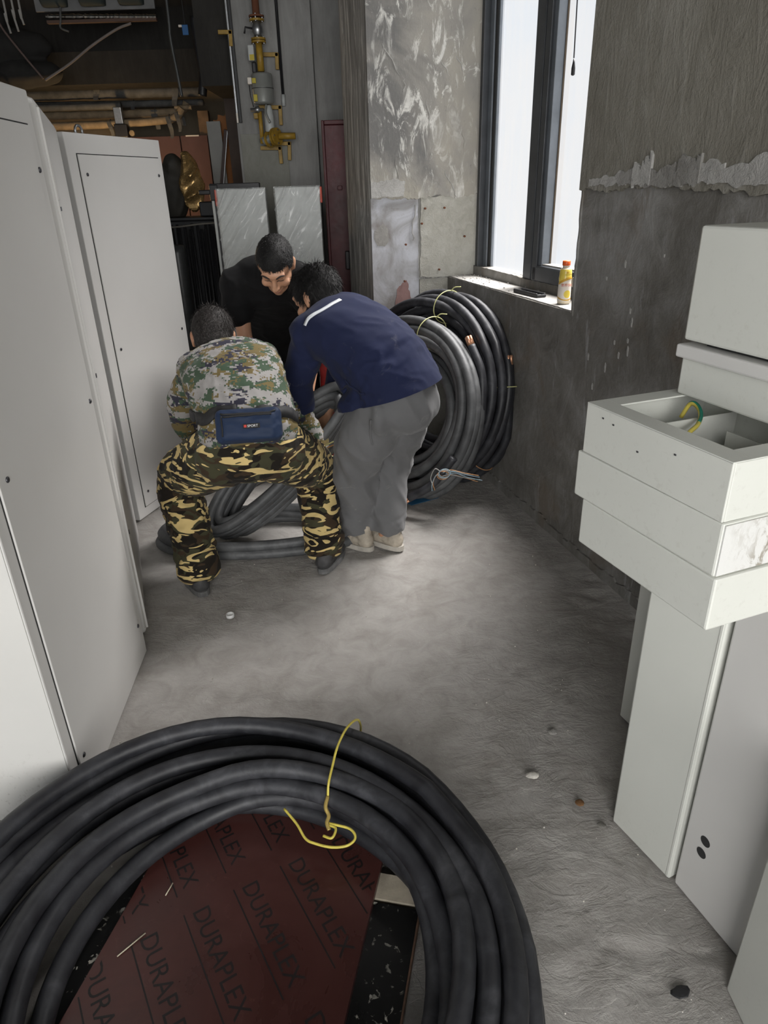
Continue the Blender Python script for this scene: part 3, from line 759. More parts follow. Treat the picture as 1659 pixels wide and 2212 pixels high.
br = board('plywood_board', 'red brown film-faced plywood board printed with black lettering', 'board', rect((-.024, 1.178), .565, -.95, .11), .028, .046, M['board_red'])
ed_ = rect((.054, 1.037), .004, -.85, 0)
MB().prism([(x + .0045, y - .001) for x, y in ed_], V(0, 0, .004), V(1, 0, 0), V(0, 1, 0), ZZ, .0222).build('edge_strip', simple('bare_brown_ply_edge', (.15, .085, .055), .7, 0, .3, 40), bb)
bt = board('timber_batten', 'short dirty pale timber batten along the end of the black board', 'timber', [tuple(a) for a in rect((.066, 1.044), .30, 0, .066)], .0, .027, simple('dirty_pale_timber', (.42, .37, .29), .85, 0, .3, 14, .6, 30))
M['ink'] = simple('black_stencil_ink', (.012, .009, .009), .45, 0, .3, 30)
def text_mesh(txt, size):
    cu = bpy.data.curves.new('t', 'FONT'); cu.body = txt; cu.size = size; cu.resolution_u = 3; cu.fill_mode = 'FRONT'
    o = bpy.data.objects.new('t', cu); COL.objects.link(o)
    dg = bpy.context.evaluated_depsgraph_get(); me = bpy.data.meshes.new_from_object(o.evaluated_get(dg))
    v = np.array([list(p.co) for p in me.vertices]) if len(me.vertices) else np.zeros((0, 3)); f = [tuple(p.vertices) for p in me.polygons]
    bpy.data.objects.remove(o); bpy.data.meshes.remove(me); bpy.data.curves.remove(cu)
    return v, f
tv, tf = text_mesh('DURAPLEX', .056)
td = V(.515, -.857, 0); td /= np.linalg.norm(td); tup = V(.857, .515, 0); tup /= np.linalg.norm(tup)
tv = tv - V(tv[:, 0].min(), 0, 0); tsc = .272 / tv[:, 0].max()
sv, sf = text_mesh('PREMIUM CORE FILM FACED', .016); 
def islands(faces):
    par = {}
    def find(a):
        while par.setdefault(a, a) != a: par[a] = par[par[a]]; a = par[a]
        return a
    for g in faces:
        for k in g[1:]: par[find(k)] = find(g[0])
    d = {}
    for g in faces: d.setdefault(find(g[0]), []).append(g)
    return list(d.values())
def inboard(p):
    q = V(*p, 0) - V(-.024, 1.178, 0); return -.95 < q @ BD < .105 and .004 < q @ BP < .560
for i in range(-2, 7):
    for j in (-1, 0, 1):
        org = V(-.282, 1.146, .0464) + V(-.1037, -.060, 0) * i + td * .342 * j
        pts = [org + td * (p[0] * tsc + .006) + tup * (p[1] + .019) for p in tv]
        keep = [inboard(p[:2]) for p in pts]
        fc = [f for f in tf if all(keep[k] for k in f)]
        if len(fc) < 8: continue
        comp = islands(fc)
        for ci, cf in enumerate(comp):
            us = sorted({k for g in cf for k in g}); mp = {k: q for q, k in enumerate(us)}
            obj('letter', [pts[k] for k in us], [tuple(mp[k] for k in g) for g in cf], M['ink'], br)
        ts = [t for t in np.linspace(0, .289, 30) if inboard((org + td * t)[:2])]
        if len(ts) > 2:
            a, b = org + td * ts[0], org + td * ts[-1]
            MB().box((a + b) / 2, (b - a) / 2, tup * .0016, ZZ * .0003).build('underline', M['ink'], br)

# bits of straw dropped on the board
for a, b, lab in (((-.612, .935, .049), (-.565, .985, .050), 'pale straw lying on the red brown board near its left edge'), ((-.545, 1.075, .049), (-.535, 1.105, .052), 'short pale straw beside the coil on the red brown board')):
    o = MB().tube([a, b], .0014, 6).build('straw', simple('pale_straw', (.62, .56, .42), .7) if lab[0:6] == 'pale s' else bpy.data.materials['pale_straw'], None, True, loc=a); tag(o, lab, 'straw')

# --- coils standing against the window wall
def wall_coil(label, sc, dc, R, tau, yaw, slots, seed, mat, cr=.0235, wob=.014, th0=0.0, squash=1.0):
    yaw = math.radians(yaw); tau = math.radians(tau)
    e1 = WU * math.cos(yaw) + WN * math.sin(yaw); ax = WN * math.cos(yaw) - WU * math.sin(yaw)
    e2 = ZZ * math.cos(tau) + ax * math.sin(tau); e3 = np.cross(e2, e1)
    if e3 @ ax < 0: e3 = -e3
    base = W(sc, dc, 0)
    c = base + e2 * (R * squash + cr)
    root = thing('cable_coil', label, 'cable coil', base)
    p = coil_path(c, e1, e2, e3, slots, wob, seed, 56, None, th0, squash)
    p[:, 2] = np.maximum(p[:, 2], cr + .002)
    dd = (p - WB) @ WN; p -= np.outer(np.maximum(0, dd + cr + .004), WN); ss = (p - WB) @ WU; p -= np.outer(np.maximum(0, ss - (S1 - cr - .02)), WU)
    MB().tube(p, cr, 10).build('cable', mat, root, True)
    return root, c, e1, e2, e3, p
q_slots = [(.50, .12), (.49, .06), (.505, .0), (.495, -.06), (.48, -.12), (.44, -.10), (.445, -.03), (.44, .04), (.45, .10), (.40, .06), (.395, -.02), (.40, -.09), (.35, .05), (.345, -.04), (.30, .0)]
rq, cq, q1, q2, q3, pq = wall_coil('large coil of black cable standing against the wall below the window, tied in wire', 1.53, -.34, .50, 9, -26, q_slots, 21, M['rubber'], th0=2.6, wob=.020)
p_slots = [(.46, .08), (.455, .02), (.46, -.04), (.41, .06), (.405, .0), (.41, -.05), (.36, .03), (.36, -.03), (.315, .04), (.31, -.02), (.27, .02)]
rp, cp, p1, p2, p3, pp_ = wall_coil('dusty grey cable coil leaning in front of the big black coil, copper ends showing', 1.36, -.60, .46, 14, -28, p_slots, 33, M['rubber_dusty'], th0=.6, wob=.022)
def clampw(p, m=.006):
    d = (p - WB) @ WN; return p - WN * max(0, d + m)
def ring_pt(c, e1, e2, e3, deg, r, a): t = math.radians(deg); return c + e1 * r * math.cos(t) + e2 * r * math.sin(t) + e3 * a
def tie(root, c, e1, e2, e3, deg, r, w, a0, a1, mat, tail=True, rr=.0028, name='tie_wire'):
    """a wire loop around the bundle cross-section at angle deg"""
    t = math.radians(deg); er = e1 * math.cos(t) + e2 * math.sin(t); pts = []
    for k in range(16):
        q = 2 * math.pi * k / 16; pts.append(clampw(c + er * (r + w * math.cos(q)) + e3 * ((a0 + a1) / 2 + (a1 - a0) / 2 * math.sin(q))))
    MB().tube(spline(pts, 64, True), rr, 6, True).build(name, mat, root, True)
    if tail:
        p = pts[8] if False else pts[0]
        et = -e1 * math.sin(t) + e2 * math.cos(t)
        MB().tube(spline([p, p + er * .02 + et * .02, p + er * .03 + et * .06], 10), rr, 6).build(name, mat, root, True)
tie(rq, cq, q1, q2, q3, 96, .455, .085, -.16, .06, M['wire_pale'])
tie(rq, cq, q1, q2, q3, 168, .465, .062, -.05, .08, M['wire_pale'], False)
tie(rq, cq, q1, q2, q3, 222, .46, .085, -.06, .12, M['wire_orange'], False)
tie(rp, cp, p1, p2, p3, 100, .42, .085, -.10, .12, M['wire_pale'])
# loose cable ends with bare copper
def stub(root, pts, r=.0215, mat=None):
    p = np.array([clampw(q, r + .006) for q in spline(pts, 24)]); MB().tube(p, r, 10).build('cable_end', mat or M['rubber'], root, True); copper_end(root, p[-1], p[-1] - p[-2], r)
a = ring_pt(cq, q1, q2, q3, 190, .47, -.16); b = ring_pt(cq, q1, q2, q3, 160, .46, -.17); c_ = ring_pt(cq, q1, q2, q3, 140, .455, -.18)
stub(rq, [a, b, c_])
a = ring_pt(cq, q1, q2, q3, 190, .50, .15); b = ring_pt(cq, q1, q2, q3, 172, .525, .10); c_ = b + V(-.02, .02, .15)
stub(rq, [a, b, c_])
a = ring_pt(cp, p1, p2, p3, 200, .46, -.09); b = ring_pt(cp, p1, p2, p3, 222, .47, -.12); c_ = ring_pt(cp, p1, p2, p3, 240, .48, -.15)
stub(rp, [a, b, c_])
# tangle of coloured wires hanging on the dusty coil
k0 = ring_pt(cp, p1, p2, p3, 212, .47, -.11)
cam_dir = V(-.1, -1, .25); cam_dir /= np.linalg.norm(cam_dir)
for k in range(9):
    m = (M['wire_orange'], M['wire_blue'], M['wire_blue'], M['plaster_edge'])[k % 4]
    s0 = k0 + cam_dir * .03 + V(random.uniform(-.02, .02), 0, random.uniform(-.02, .02))
    if k < 6: pts = [s0, s0 + V(.04, -.01, .012 + .01 * random.random()), s0 + V(.10, -.02, .0), s0 + V(.16 + .02 * random.random(), -.02, -.012 - .012 * random.random())]
    else: pts = [s0, s0 + V(-.03, -.01, .02), s0 + V(-.05, 0, -.03), s0 + V(-.06 + .02 * random.random(), 0, -.07)]
    MB().tube(spline(pts, 24), .0022, 6).build('tie_wire', m, rp, True)
for k in range(3):
    th = np.linspace(0, 2 * math.pi, 17)[:-1]; c0 = k0 + cam_dir * .035; 
    MB().tube(spline([c0 + V(.028 * math.cos(t) + .005 * k, 0, .022 * math.sin(t) + .006 * k) + cam_dir * .004 * k for t in th], 48, True), .0024, 6, True).build('tie_wire', (M['wire_orange'], M['plaster_edge'], M['wire_blue'])[k], rp, True)

# --- the coil being bundled by the three men: a flattened tilted ring, and the loop it leaves on the floor
A0 = V(-.80, 2.96, .07); A1 = V(-.155, 3.20, .66)
mc = (A0 + A1) / 2; h1 = (A1 - A0) / 2; HL = np.linalg.norm(h1); h1 = h1 / HL
h3 = V(.10, -.62, .80); h3 -= h1 * (h3 @ h1); h3 /= np.linalg.norm(h3); h2 = np.cross(h3, h1)
rm = thing('cable_coil', 'flattened bundle of grey black cable that the three men are lifting and tying', 'cable coil', V(-.48, 3.05, 0))
sl = []
for k in range(7): sl.append((HL + .02 * math.sin(k * 2.1), .105 - .035 * k))
sl += [(HL - .05, .08), (HL - .05, .02), (HL - .05, -.05)]
pm = coil_path(mc, h1, h2, h3, sl, .010, 44, 56, None, 0.0, .24)
pm[:, 2] = np.maximum(pm[:, 2], .025)
MB().tube(pm, .0225, 10).build('cable', M['rubber_dusty'], rm, True)
tie(rm, mc, h1, h2, h3, -38, HL * .8, .16, -.14, .15, M['wire_orange'], False)
tie(rm, mc, h1, h2, h3, -35, HL * .8, .16, -.14, .15, M['wire_pale'], False)
fl = thing('cable_coil', 'low oval loop of black cable lying on the floor beside the farthest cabinet', 'cable coil', V(-.75, 3.0, 0))
sl = [(.50, .026), (.445, .027), (.485, .073)]
pf = coil_path(V(-.60, 2.985, 0), V(1, .05, 0), V(-.05, 1, 0), ZZ, sl, .012, 52, 56, None, 2.0, .40)
pf[:, 2] = np.maximum(pf[:, 2], .026)
MB().tube(pf, .0235, 10).build('cable', M['rubber_dusty'], fl, True)
# ---------------------------------------------------------------- people
from mathutils.bvhtree import BVHTree
_L3 = np.random.default_rng(99).random((64, 64, 64))
def vnoise3(P):
    I = np.floor(P).astype(int); F = P - I; F = F * F * (3 - 2 * F); s = 0
    for a in (0, 1):
        for b in (0, 1):
            for c in (0, 1):
                w = (F[:, 0] if a else 1 - F[:, 0]) * (F[:, 1] if b else 1 - F[:, 1]) * (F[:, 2] if c else 1 - F[:, 2])
                s = s + w * _L3[(I[:, 0] + a) % 64, (I[:, 1] + b) % 64, (I[:, 2] + c) % 64]
    return s
def unit(a): a = np.asarray(a, float); return a / (np.linalg.norm(a) + 1e-12)

def sweep(mb, pts, rx, ry, ref, n=28, segs=20, cap=True):
    """elliptical tube through pts; rx along ref, ry across; round ends"""
    P = np.asarray(pts, float); k = len(P); t = np.linspace(0, k - 1, n)
    Q = spline(P, (k - 1) * 12); tq = np.linspace(0, k - 1, len(Q))
    C = np.stack([np.interp(t, tq, Q[:, i]) for i in range(3)], 1)
    RX = np.interp(t, np.arange(k), rx); RY = np.interp(t, np.arange(k), ry)
    T = np.gradient(C, axis=0); T /= np.linalg.norm(T, axis=1)[:, None] + 1e-12
    ref = np.asarray(ref, float)
    if ref.ndim == 1: ref = np.repeat(ref[None], k, 0)
    RF = np.stack([np.interp(t, np.arange(k), ref[:, i]) for i in range(3)], 1)
    A = RF - T * (RF * T).sum(1)[:, None]; A /= np.linalg.norm(A, axis=1)[:, None] + 1e-12; Bn = np.cross(T, A)
    if cap:   # hemispherical ends
        def capend(i, sgn):
            r = min(RX[i], RY[i]) ; out = []
            for q in (0.5, .85, .99):
                out.append((C[i] + sgn * T[i] * r * q * .7, RX[i] * math.sqrt(1 - q * q * .98), RY[i] * math.sqrt(1 - q * q * .98), A[i], Bn[i]))
            return out
        rows = capend(0, -1)[::-1] + [(C[i], RX[i], RY[i], A[i], Bn[i]) for i in range(n)] + capend(n - 1, 1)
    else: rows = [(C[i], RX[i], RY[i], A[i], Bn[i]) for i in range(n)]
    v = []; f = []; m = len(rows)
    for c, a, b, ea, eb in rows:
        for j in range(segs):
            th = 2 * math.pi * j / segs; v.append(c + ea * a * math.cos(th) + eb * b * math.sin(th))
    for i in range(m - 1):
        for j in range(segs):
            l = (j + 1) % segs; f.append((i * segs + j, i * segs + l, (i + 1) * segs + l, (i + 1) * segs + j))
    f.append(tuple(range(segs))[::-1]); f.append(tuple((m - 1) * segs + j for j in range(segs)))
    mb.add(v, f); return mb

def fuse(mb, voxel, smooth=4, fac=.5):
    """one continuous surface out of overlapping closed shapes"""
    me = bpy.data.meshes.new('tmp'); me.from_pydata(mb.v, [], mb.f); me.update()
    bm = bmesh.new(); bm.from_mesh(me); bmesh.ops.recalc_face_normals(bm, faces=list(bm.faces)); bm.to_mesh(me); bm.free()
    o = bpy.data.objects.new('tmp', me); COL.objects.link(o)
    r = o.modifiers.new('r', 'REMESH'); r.mode = 'VOXEL'; r.voxel_size = voxel
    if smooth:
        s = o.modifiers.new('s', 'SMOOTH'); s.iterations = smooth; s.factor = fac
    dg = bpy.context.evaluated_depsgraph_get(); ev = bpy.data.meshes.new_from_object(o.evaluated_get(dg))
    n = len(ev.vertices); co = np.empty(n * 3); ev.vertices.foreach_get('co', co)
    no = np.empty(n * 3); ev.vertices.foreach_get('normal', no)
    f = [tuple(p.vertices) for p in ev.polygons]
    bpy.data.objects.remove(o); bpy.data.meshes.remove(me); bpy.data.meshes.remove(ev)
    return co.reshape(-1, 3), no.reshape(-1, 3), f

def cut(v, f, p, n):
    """trim a garment along a plane (hem, cuff): keeps the side against n"""
    bm = bmesh.new(); vs = [bm.verts.new(q) for q in v]
    for g in f:
        try: bm.faces.new([vs[i] for i in g])
        except ValueError: pass
    bmesh.ops.bisect_plane(bm, geom=list(bm.verts) + list(bm.edges) + list(bm.faces), plane_co=Vector(p), plane_no=Vector(n), clear_outer=True)
    bm.normal_update(); bm.verts.index_update()
    V1 = np.array([list(q.co) for q in bm.verts]); N1 = np.array([list(q.normal) for q in bm.verts]); F1 = [tuple(q.index for q in g.verts) for g in bm.faces]
    bm.free(); return V1, N1, F1

def wrinkle(v, n, amp, freq, axis, ratio=.3, seed=0.):
    """cloth folds: ridged noise, long along axis"""
    a = unit(axis); P = v - np.outer(v @ a, a) * (1 - ratio)
    w = vnoise3(P * freq + 11.7 * seed + 40) * .65 + vnoise3(P * freq * 2.1 + 3.3 * seed + 40) * .35
    d = vnoise3(v * 4.5 + 30 + seed)
    h = (1 - np.abs(2 * w - 1)) ** 2 - .45
    return v + n * (h * amp * (.4 + 1.2 * d))[:, None]

def skin_mat(name, c):
    t = NT(name); a = t.noise(14, 5, .6); b = t.noise(90, 4, .6)
    k = t.ramp(a, [(.3, tuple(x * .82 for x in c)), (.7, tuple(min(1, x * 1.1) for x in c))])
    t.col(k).set(Roughness=.5, Subsurface_Weight=.12, Subsurface_Radius=(.012, .005, .003)).bump(b, .12, .002); return t.m
M['skin_a'] = skin_mat('tanned_skin', (.40, .20, .115))
M['skin_b'] = skin_mat('light_tan_skin', (.50, .27, .165))
def hair_mat(name, c, grey=0.):
    t = NT(name); a = t.noise(5, 4, .6); b = t.noise(160, 4, .7, .5)
    k = t.ramp(b, [(.35, tuple(x * .6 for x in c)), (.65, tuple(x * 1.6 for x in c))])
    if grey: k = t.mix(t.math('MULTIPLY', t.ramp(b, [(.52, 0), (.62, 1)]), grey), k, (.22, .21, .20))
    t.col(k).set(Roughness=.55, Specular_IOR_Level=.25).bump(b, .5, .004); return t.m
M['hair_black'] = hair_mat('black_hair', (.0065, .006, .006))
M['hair_grey'] = hair_mat('greying_hair', (.022, .019, .018), .22)
M['lash'] = simple('dark_brow_hair', (.02, .015, .013), .7)
M['lips'] = simple('lip_skin', (.34, .12, .09), .5)

def cloth(name, c, var=.12, rough=.85, weave=420, bstr=.15, dust=0., sheen=.15):
    t = NT(name); a = t.noise(3.5, 5, .6); b = t.noise(weave, 2, .5); fd = t.noise(16, 5, .65)
    k = t.ramp(a, [(.3, tuple(x * (1 - var) for x in c)), (.7, tuple(x * (1 + var) for x in c))])
    if dust: k = t.mix(t.math('MULTIPLY', t.ramp(t.noise(11, 7, .75, 1), [(.60, 0), (.72, 1)]), dust), k, (.42, .41, .38))
    t.col(k).set(Roughness=rough, Specular_IOR_Level=.2, Sheen_Weight=sheen, Sheen_Roughness=.5)
    t.bump(t.math('ADD', t.math('MULTIPLY', fd, 1.0), t.math('MULTIPLY', b, .12)), bstr, .008); return t.m
M['navy'] = cloth('navy_work_jacket', (.012, .0165, .048), .18, dust=.08, sheen=.04)
M['grey_trouser'] = cloth('grey_work_trousers', (.135, .135, .138), .10, dust=.25)
M['black_tee'] = cloth('black_cotton', (.0055, .0055, .006), .2, sheen=.02)
M['reflect'] = simple('white_reflective_tape', (.75, .78, .82), .35)
M['collar_white'] = cloth('pale_undershirt', (.55, .57, .56), .1)
M['shoe_beige'] = simple('dusty_beige_leather', (.42, .37, .30), .75, 0, .25, 16, .5, 60)
M['shoe_sole'] = simple('pale_rubber_sole', (.46, .43, .38), .8, 0, .2, 20)
M['shoe_black'] = simple('dusty_black_shoe', (.055, .054, .055), .7, 0, .35, 16, .4, 60)
M['shoe_black_sole'] = simple('dusty_dark_sole', (.15, .15, .15), .85, 0, .35, 20)

def woodland():
    t = NT('woodland_camouflage')
    def lay(loc, sc, stretch, lo, hi, dist=1.6):
        n = t.noise(sc, 1.5, .45, dist, t.co(stretch, loc)); return t.ramp(n, [(lo, 0), (hi, 1)])
    k = t.mix(lay((0, 0, 0), 5.2, (1, 1, 1.8), .50, .510), (.016, .013, .010), (.052, .050, .028))
    k = t.mix(lay((5, 2, 1), 9, (1, 1, 1.8), .555, .565), k, (.045, .030, .018))
    k = t.mix(lay((2.2, 7, 3), 6.5, (.8, .8, 2.3), .56, .566, 2.8), k, (.60, .455, .20))
    t.col(k).set(Roughness=.9, Specular_IOR_Level=.15, Sheen_Weight=.04)
    t.bump(t.math('ADD', t.noise(16, 5, .6), t.math('MULTIPLY', t.noise(420, 2, .5), .1)), .2, .008); return t.m
M['woodland'] = woodland()
def digital():
    t = NT('digital_camouflage')
    sn = t.n('ShaderNodeVectorMath', operation='SNAP'); sn.inputs[1].default_value = (.0065, .0065, .0065)
    t.l(t.tc.outputs['Object'], sn.inputs[0])
    def lay(loc, sc, lo, st=(.85, 1.1, 2.0)):
        q = t.n('ShaderNodeMapping'); q.inputs['Location'].default_value = loc; q.inputs['Scale'].default_value = st; t.l(sn.outputs[0], q.inputs[0])
        return t.ramp(t.noise(sc, 6, .70, .3, q.outputs[0]), [(lo, 0), (lo + .001, 1)])
    k = t.mix(lay((0, 0, 0), 10.5, .515), (.30, .288, .28), (.055, .085, .055))
    k = t.mix(lay((3, 1, 2), 10.0, .535), k, (.15, .115, .05))
    k = t.mix(lay((1, 6, 4), 8.5, .58), k, (.035, .034, .05))
    t.col(k).set(Roughness=.9, Specular_IOR_Level=.15, Sheen_Weight=.04)
    t.bump(t.math('ADD', t.noise(16, 5, .6), t.math('MULTIPLY', t.noise(420, 2, .5), .1)), .2, .008); return t.m
M['digital'] = digital()

def head_frame(f, u):
    f = unit(f); u = np.asarray(u, float); u = unit(u - f * (u @ f)); r = np.cross(f, u); return f, u, r

def head_shapes(mb, c, f, u, r, s=1.0):
    B = lambda x, y, z, a, b, d, n=10: mb.ball(c + (r * x + f * y + u * z) * s, s, r * a, f * b, u * d, n)
    B(0, -.012, .030, .077, .098, .086, 14); B(0, .020, -.030, .066, .072, .080, 12)
    B(0, .045, -.075, .046, .044, .038); B(0, .068, -.096, .022, .020, .018)            # jaw, chin
    B(0, .078, .035, .054, .020, .018); B(.040, .066, -.028, .024, .022, .020); B(-.040, .066, -.028, .024, .022, .020)   # brow, cheekbones
    # nose
    sweep(mb, [c + s * (f * .086 + u * .020), c + s * (f * .100 - u * .004), c + s * (f * .113 - u * .026)], [.009 * s, .011 * s, .014 * s], [.010 * s, .013 * s, .014 * s], r, 8, 10)
    B(.012, .098, -.030, .010, .012, .009, 6); B(-.012, .098, -.030, .010, .012, .009, 6)
    B(0, .086, -.058, .024, .014, .008, 8); B(0, .084, -.069, .020, .014, .008, 8)        # lips
    B(.031, .078, .012, .015, .012, .010, 8); B(-.031, .078, .012, .015, .012, .010, 8)    # lids
    for q in (1, -1):   # ears: shell with a rim
        B(.076 * q, -.010, -.006, .009, .018, .028, 8); B(.082 * q, -.018, .003, .006, .012, .022, 8); B(.076 * q, -.004, -.029, .007, .009, .010, 6)

def hand_shapes(mb, w, d, up, side, s=1.0, curl=.55):
    """w wrist, d towards the fingers, up = back of the hand, side = thumb side"""
    d = unit(d); up = unit(up - d * (up @ d)); side = unit(side - d * (side @ d) - up * (side @ up))
    sweep(mb, [w, w + d * .04 * s, w + d * .085 * s], [.027 * s, .036 * s, .040 * s], [.019 * s, .016 * s, .014 * s], side, 10, 14)
    for off, L in ((.030, .070), (.010, .080), (-.011, .075), (-.031, .058)):
        p = w + d * .088 * s + side * off * s; pts = [p - d * .02 * s]; dd = d.copy()
        for k, fr in enumerate((.42, .33, .25)):
            pts.append(pts[-1] + dd * (L * fr + (.02 if k == 0 else 0)) * s); a = curl * (1.0 + .3 * k); dd = unit(dd * math.cos(a) - up * math.sin(a) * 1.0)
        sweep(mb, pts, [.0095 * s, .0092 * s, .0085 * s, .0075 * s], [.0095 * s, .0092 * s, .0085 * s, .0075 * s], side, 12, 10)
    p = w + d * .030 * s + side * .026 * s
    sweep(mb, [p, p + (d * .6 + side * .7 - up * .2) * .035 * s, p + (d * .9 + side * .75 - up * .5) * .062 * s], [.012 * s, .0105 * s, .008 * s], [.012 * s, .0105 * s, .008 * s], up, 10, 10)

def hair_cap(name, c, f, u, r, s, mat, line, parent, strands=2600, length=.022, thick=.006, seed=3, puff=None, flat=.22):
    """cap of hair above the hairline line(x,y,z)>0 (head units), with short strands on it"""
    mb = MB(); k = 1 + thick / .085
    mb.ball(c + (f * -.012 + u * .030) * s, s, r * .077 * k, f * .098 * k, u * .086 * k, 22)
    mb.ball(c + (f * -.035 - u * .015) * s, s, r * .069 * k, f * .066 * k, u * .075 * k, 16)
    if puff: mb.ball(c + (f * puff[0] + u * puff[1]) * s, s, r * puff[2], f * puff[3], u * puff[4], 16)
    v, n, fc = fuse(mb, .0052, 3)
    v = v + n * ((vnoise3(v * 95 + 50) - .5) * (.006 if puff else .0025) + (vnoise3(v * 38 + 50) - .5) * (.006 if puff else .003))[:, None]
    q = (v - c) / s; x, y, z = q @ r, q @ f, q @ u
    jit = (vnoise3(v * 130 + 50) - .5) * .012
    keep = np.array([line(a, b, d) for a, b, d in zip(x, y, z)]) + jit > 0
    fc = [g for g in fc if all(keep[i] for i in g)]
    used = sorted({i for g in fc for i in g}); mp = {i: k for k, i in enumerate(used)}
    V0 = v[used]; N0 = n[used]; F0 = [tuple(mp[i] for i in g) for g in fc]
    rs = np.random.default_rng(seed); out_v = V0.tolist(); out_f = list(F0)
    crown = c + (u * .105 - f * .03) * s
    for i in rs.integers(0, len(V0), strands):
        p = V0[i]; nn = N0[i]
        t = p - crown; t = t - nn * (t @ nn); t = unit(t + rs.normal(0, .02, 3)); t = unit(t * 1.0 + nn * (flat + flat * 1.1 * rs.random()))
        L = length * (.6 + .7 * rs.random()); b = unit(np.cross(t, nn)) * .0011
        a = len(out_v); p0 = p - nn * .002
        out_v += [list(p0 - b), list(p0 + b), list(p0 + t * L * .55 + nn * .001 + b * .7), list(p0 + t * L * .55 + nn * .001 - b * .7), list(p0 + t * L - nn * L * .18)]
        out_f += [(a, a + 1, a + 2, a + 3), (a + 3, a + 2, a + 4)]
    return obj(name, out_v, out_f, mat, parent, True)

def on_surface(o, pts, off=.003):
    """push world points onto the surface of a part"""
    base = world_loc(o); me = o.data
    bv = BVHTree.FromPolygons([v.co for v in me.vertices], [tuple(p.vertices) for p in me.polygons])
    out = []; nn = []
    for p in pts:
        l, n, i, d = bv.find_nearest(Vector(np.asarray(p) - base)); n = np.array(n)
        if (np.asarray(p) - base - np.array(l)) @ n < 0 and False: n = -n
        out.append(np.array(l) + base + n * off); nn.append(n)
    return np.array(out), np.array(nn)

def strip(name, o, pts, width, mat, parent, off=.003, n=40, thick=.0015, up=None):
    """flat band lying on a part, following pts"""
    P, N = on_surface(o, spline(pts, n), off)
    for _ in range(3): P[1:-1] = (P[:-2] + 2 * P[1:-1] + P[2:]) / 4
    T = np.gradient(P, axis=0); Bn = np.cross(T, N); Bn /= np.linalg.norm(Bn, axis=1)[:, None] + 1e-9
    a, _ = on_surface(o, P + Bn * width / 2, off); b, _ = on_surface(o, P - Bn * width / 2, off)
    m = len(P); v = np.concatenate([a + N * thick, b + N * thick, a - N * .002, b - N * .002]); f = []
    for i in range(m - 1):
        f += [(i, i + 1, m + i + 1, m + i), (2 * m + i, 3 * m + i, 3 * m + i + 1, 2 * m + i + 1), (i, 2 * m + i, 2 * m + i + 1, i + 1), (m + i, m + i + 1, 3 * m + i + 1, 3 * m + i)]
    f += [(0, m, 3 * m, 2 * m), (m - 1, 3 * m - 1, 4 * m - 1, 2 * m - 1)]
    return obj(name, v, f, mat, parent, True)

def shoe(name, parent, heel, toe, mat, sole, s=1.0, H=.085):
    """heel/toe ground points"""
    heel = V(*heel); toe = V(*toe); d = unit(toe - heel); L = np.linalg.norm(toe - heel); side = np.cross(d, ZZ)
    def at(t, z): return heel + d * L * t + ZZ * z
    mb = MB()
    sweep(mb, [at(.10, .045), at(.35, .045), at(.62, .040), at(.86, .032)], [.036, .040, .048, .040], [.036, .034, .032, .022], side, 18, 18)
    sweep(mb, [at(.16, .05), at(.20, H), at(.20, H + .03)], [.038, .038, .040], [.042, .040, .042], side, 10, 16)
    sweep(mb, [at(.30, .075), at(.55, .062)], [.030, .026], [.026, .02], side, 10, 14)
    v, n, f = fuse(mb, .006, 3); v = v[:]; v[:, 2] = np.maximum(v[:, 2], .016)
    v = wrinkle(v, n, .004, 45, side, .3, 5)
    sh = obj(name, v, f, mat, parent, True)
    pl = []
    for k in range(28):
        t = 2 * math.pi * k / 28; a = .5 + .5 * math.cos(t); w = .045 if a > .4 else .041
        pl.append((L * (.5 + .52 * math.cos(t)), (w * (1 + .12 * math.sin(a * 3)) ) * math.copysign(abs(math.sin(t)) ** .7, math.sin(t))))
    MB().prism(pl, heel + ZZ * .001, d, side, ZZ, .024).build('sole', sole, sh)
    return sh

def person(J, label, skin, hd, s, hand_dir, base):
    """J joints; returns the root body mesh object"""
    mb = MB(); f, u, r = head_frame(*hd); sh = unit(np.array(J['shR']) - np.array(J['shL'])); G = {k: V(*v) for k, v in J.items()}
    hip = unit(G['hipR'] - G['hipL'])
    head_shapes(mb, G['head'], f, u, r, s)
    sweep(mb, [G['upper'] * .4 + G['neck'] * .6, G['neck'], G['head'] - u * .045 * s - f * .018 * s], [.060, .056, .054], [.058, .056, .056], sh, 12, 18)
    sweep(mb, [G['pelvis'], G['waist'], G['mid'], G['upper'], G['neck']], [.135, .125, .140, .150, .06], [.095, .085, .090, .085, .055], [hip, hip, sh, sh, sh], 26, 24)
    for q in ('L', 'R'):
        sweep(mb, [G['sh' + q] * .8 + G['upper'] * .2, G['el' + q], G['wr' + q]], [.046, .038, .026], [.046, .038, .024], f, 20, 16)
        sweep(mb, [G['upper'], G['sh' + q]], [.07, .05], [.07, .05], f, 8, 16)
        sweep(mb, [G['pelvis'] * .35 + G['hip' + q] * .65, G['knee' + q], G['ank' + q]], [.078, .052, .036], [.078, .052, .038], hip, 26, 18)
        sweep(mb, [G['pelvis'], G['hip' + q]], [.09, .085], [.09, .085], hip, 8, 16)
        # foot inside the shoe
        fd = V(*hand_dir['foot' + q]); a = G['ank' + q]; sweep(mb, [a, V(a[0], a[1], .045) + fd * .03, V(a[0], a[1], .035) + fd * .12], [.032, .030, .024], [.032, .026, .014], np.cross(fd, ZZ), 10, 12)
        d, up, side = hand_dir[q]; hand_shapes(mb, G['wr' + q] - unit(d) * .005, V(*d), V(*up), V(*side), 1.0)
    v, n, fc = fuse(mb, .0062, 3, .5)
    o = obj('person', v, fc, skin, None, True, loc=base)
    tag(o, label, 'person')
    return o, G, f, u, r, sh, hip

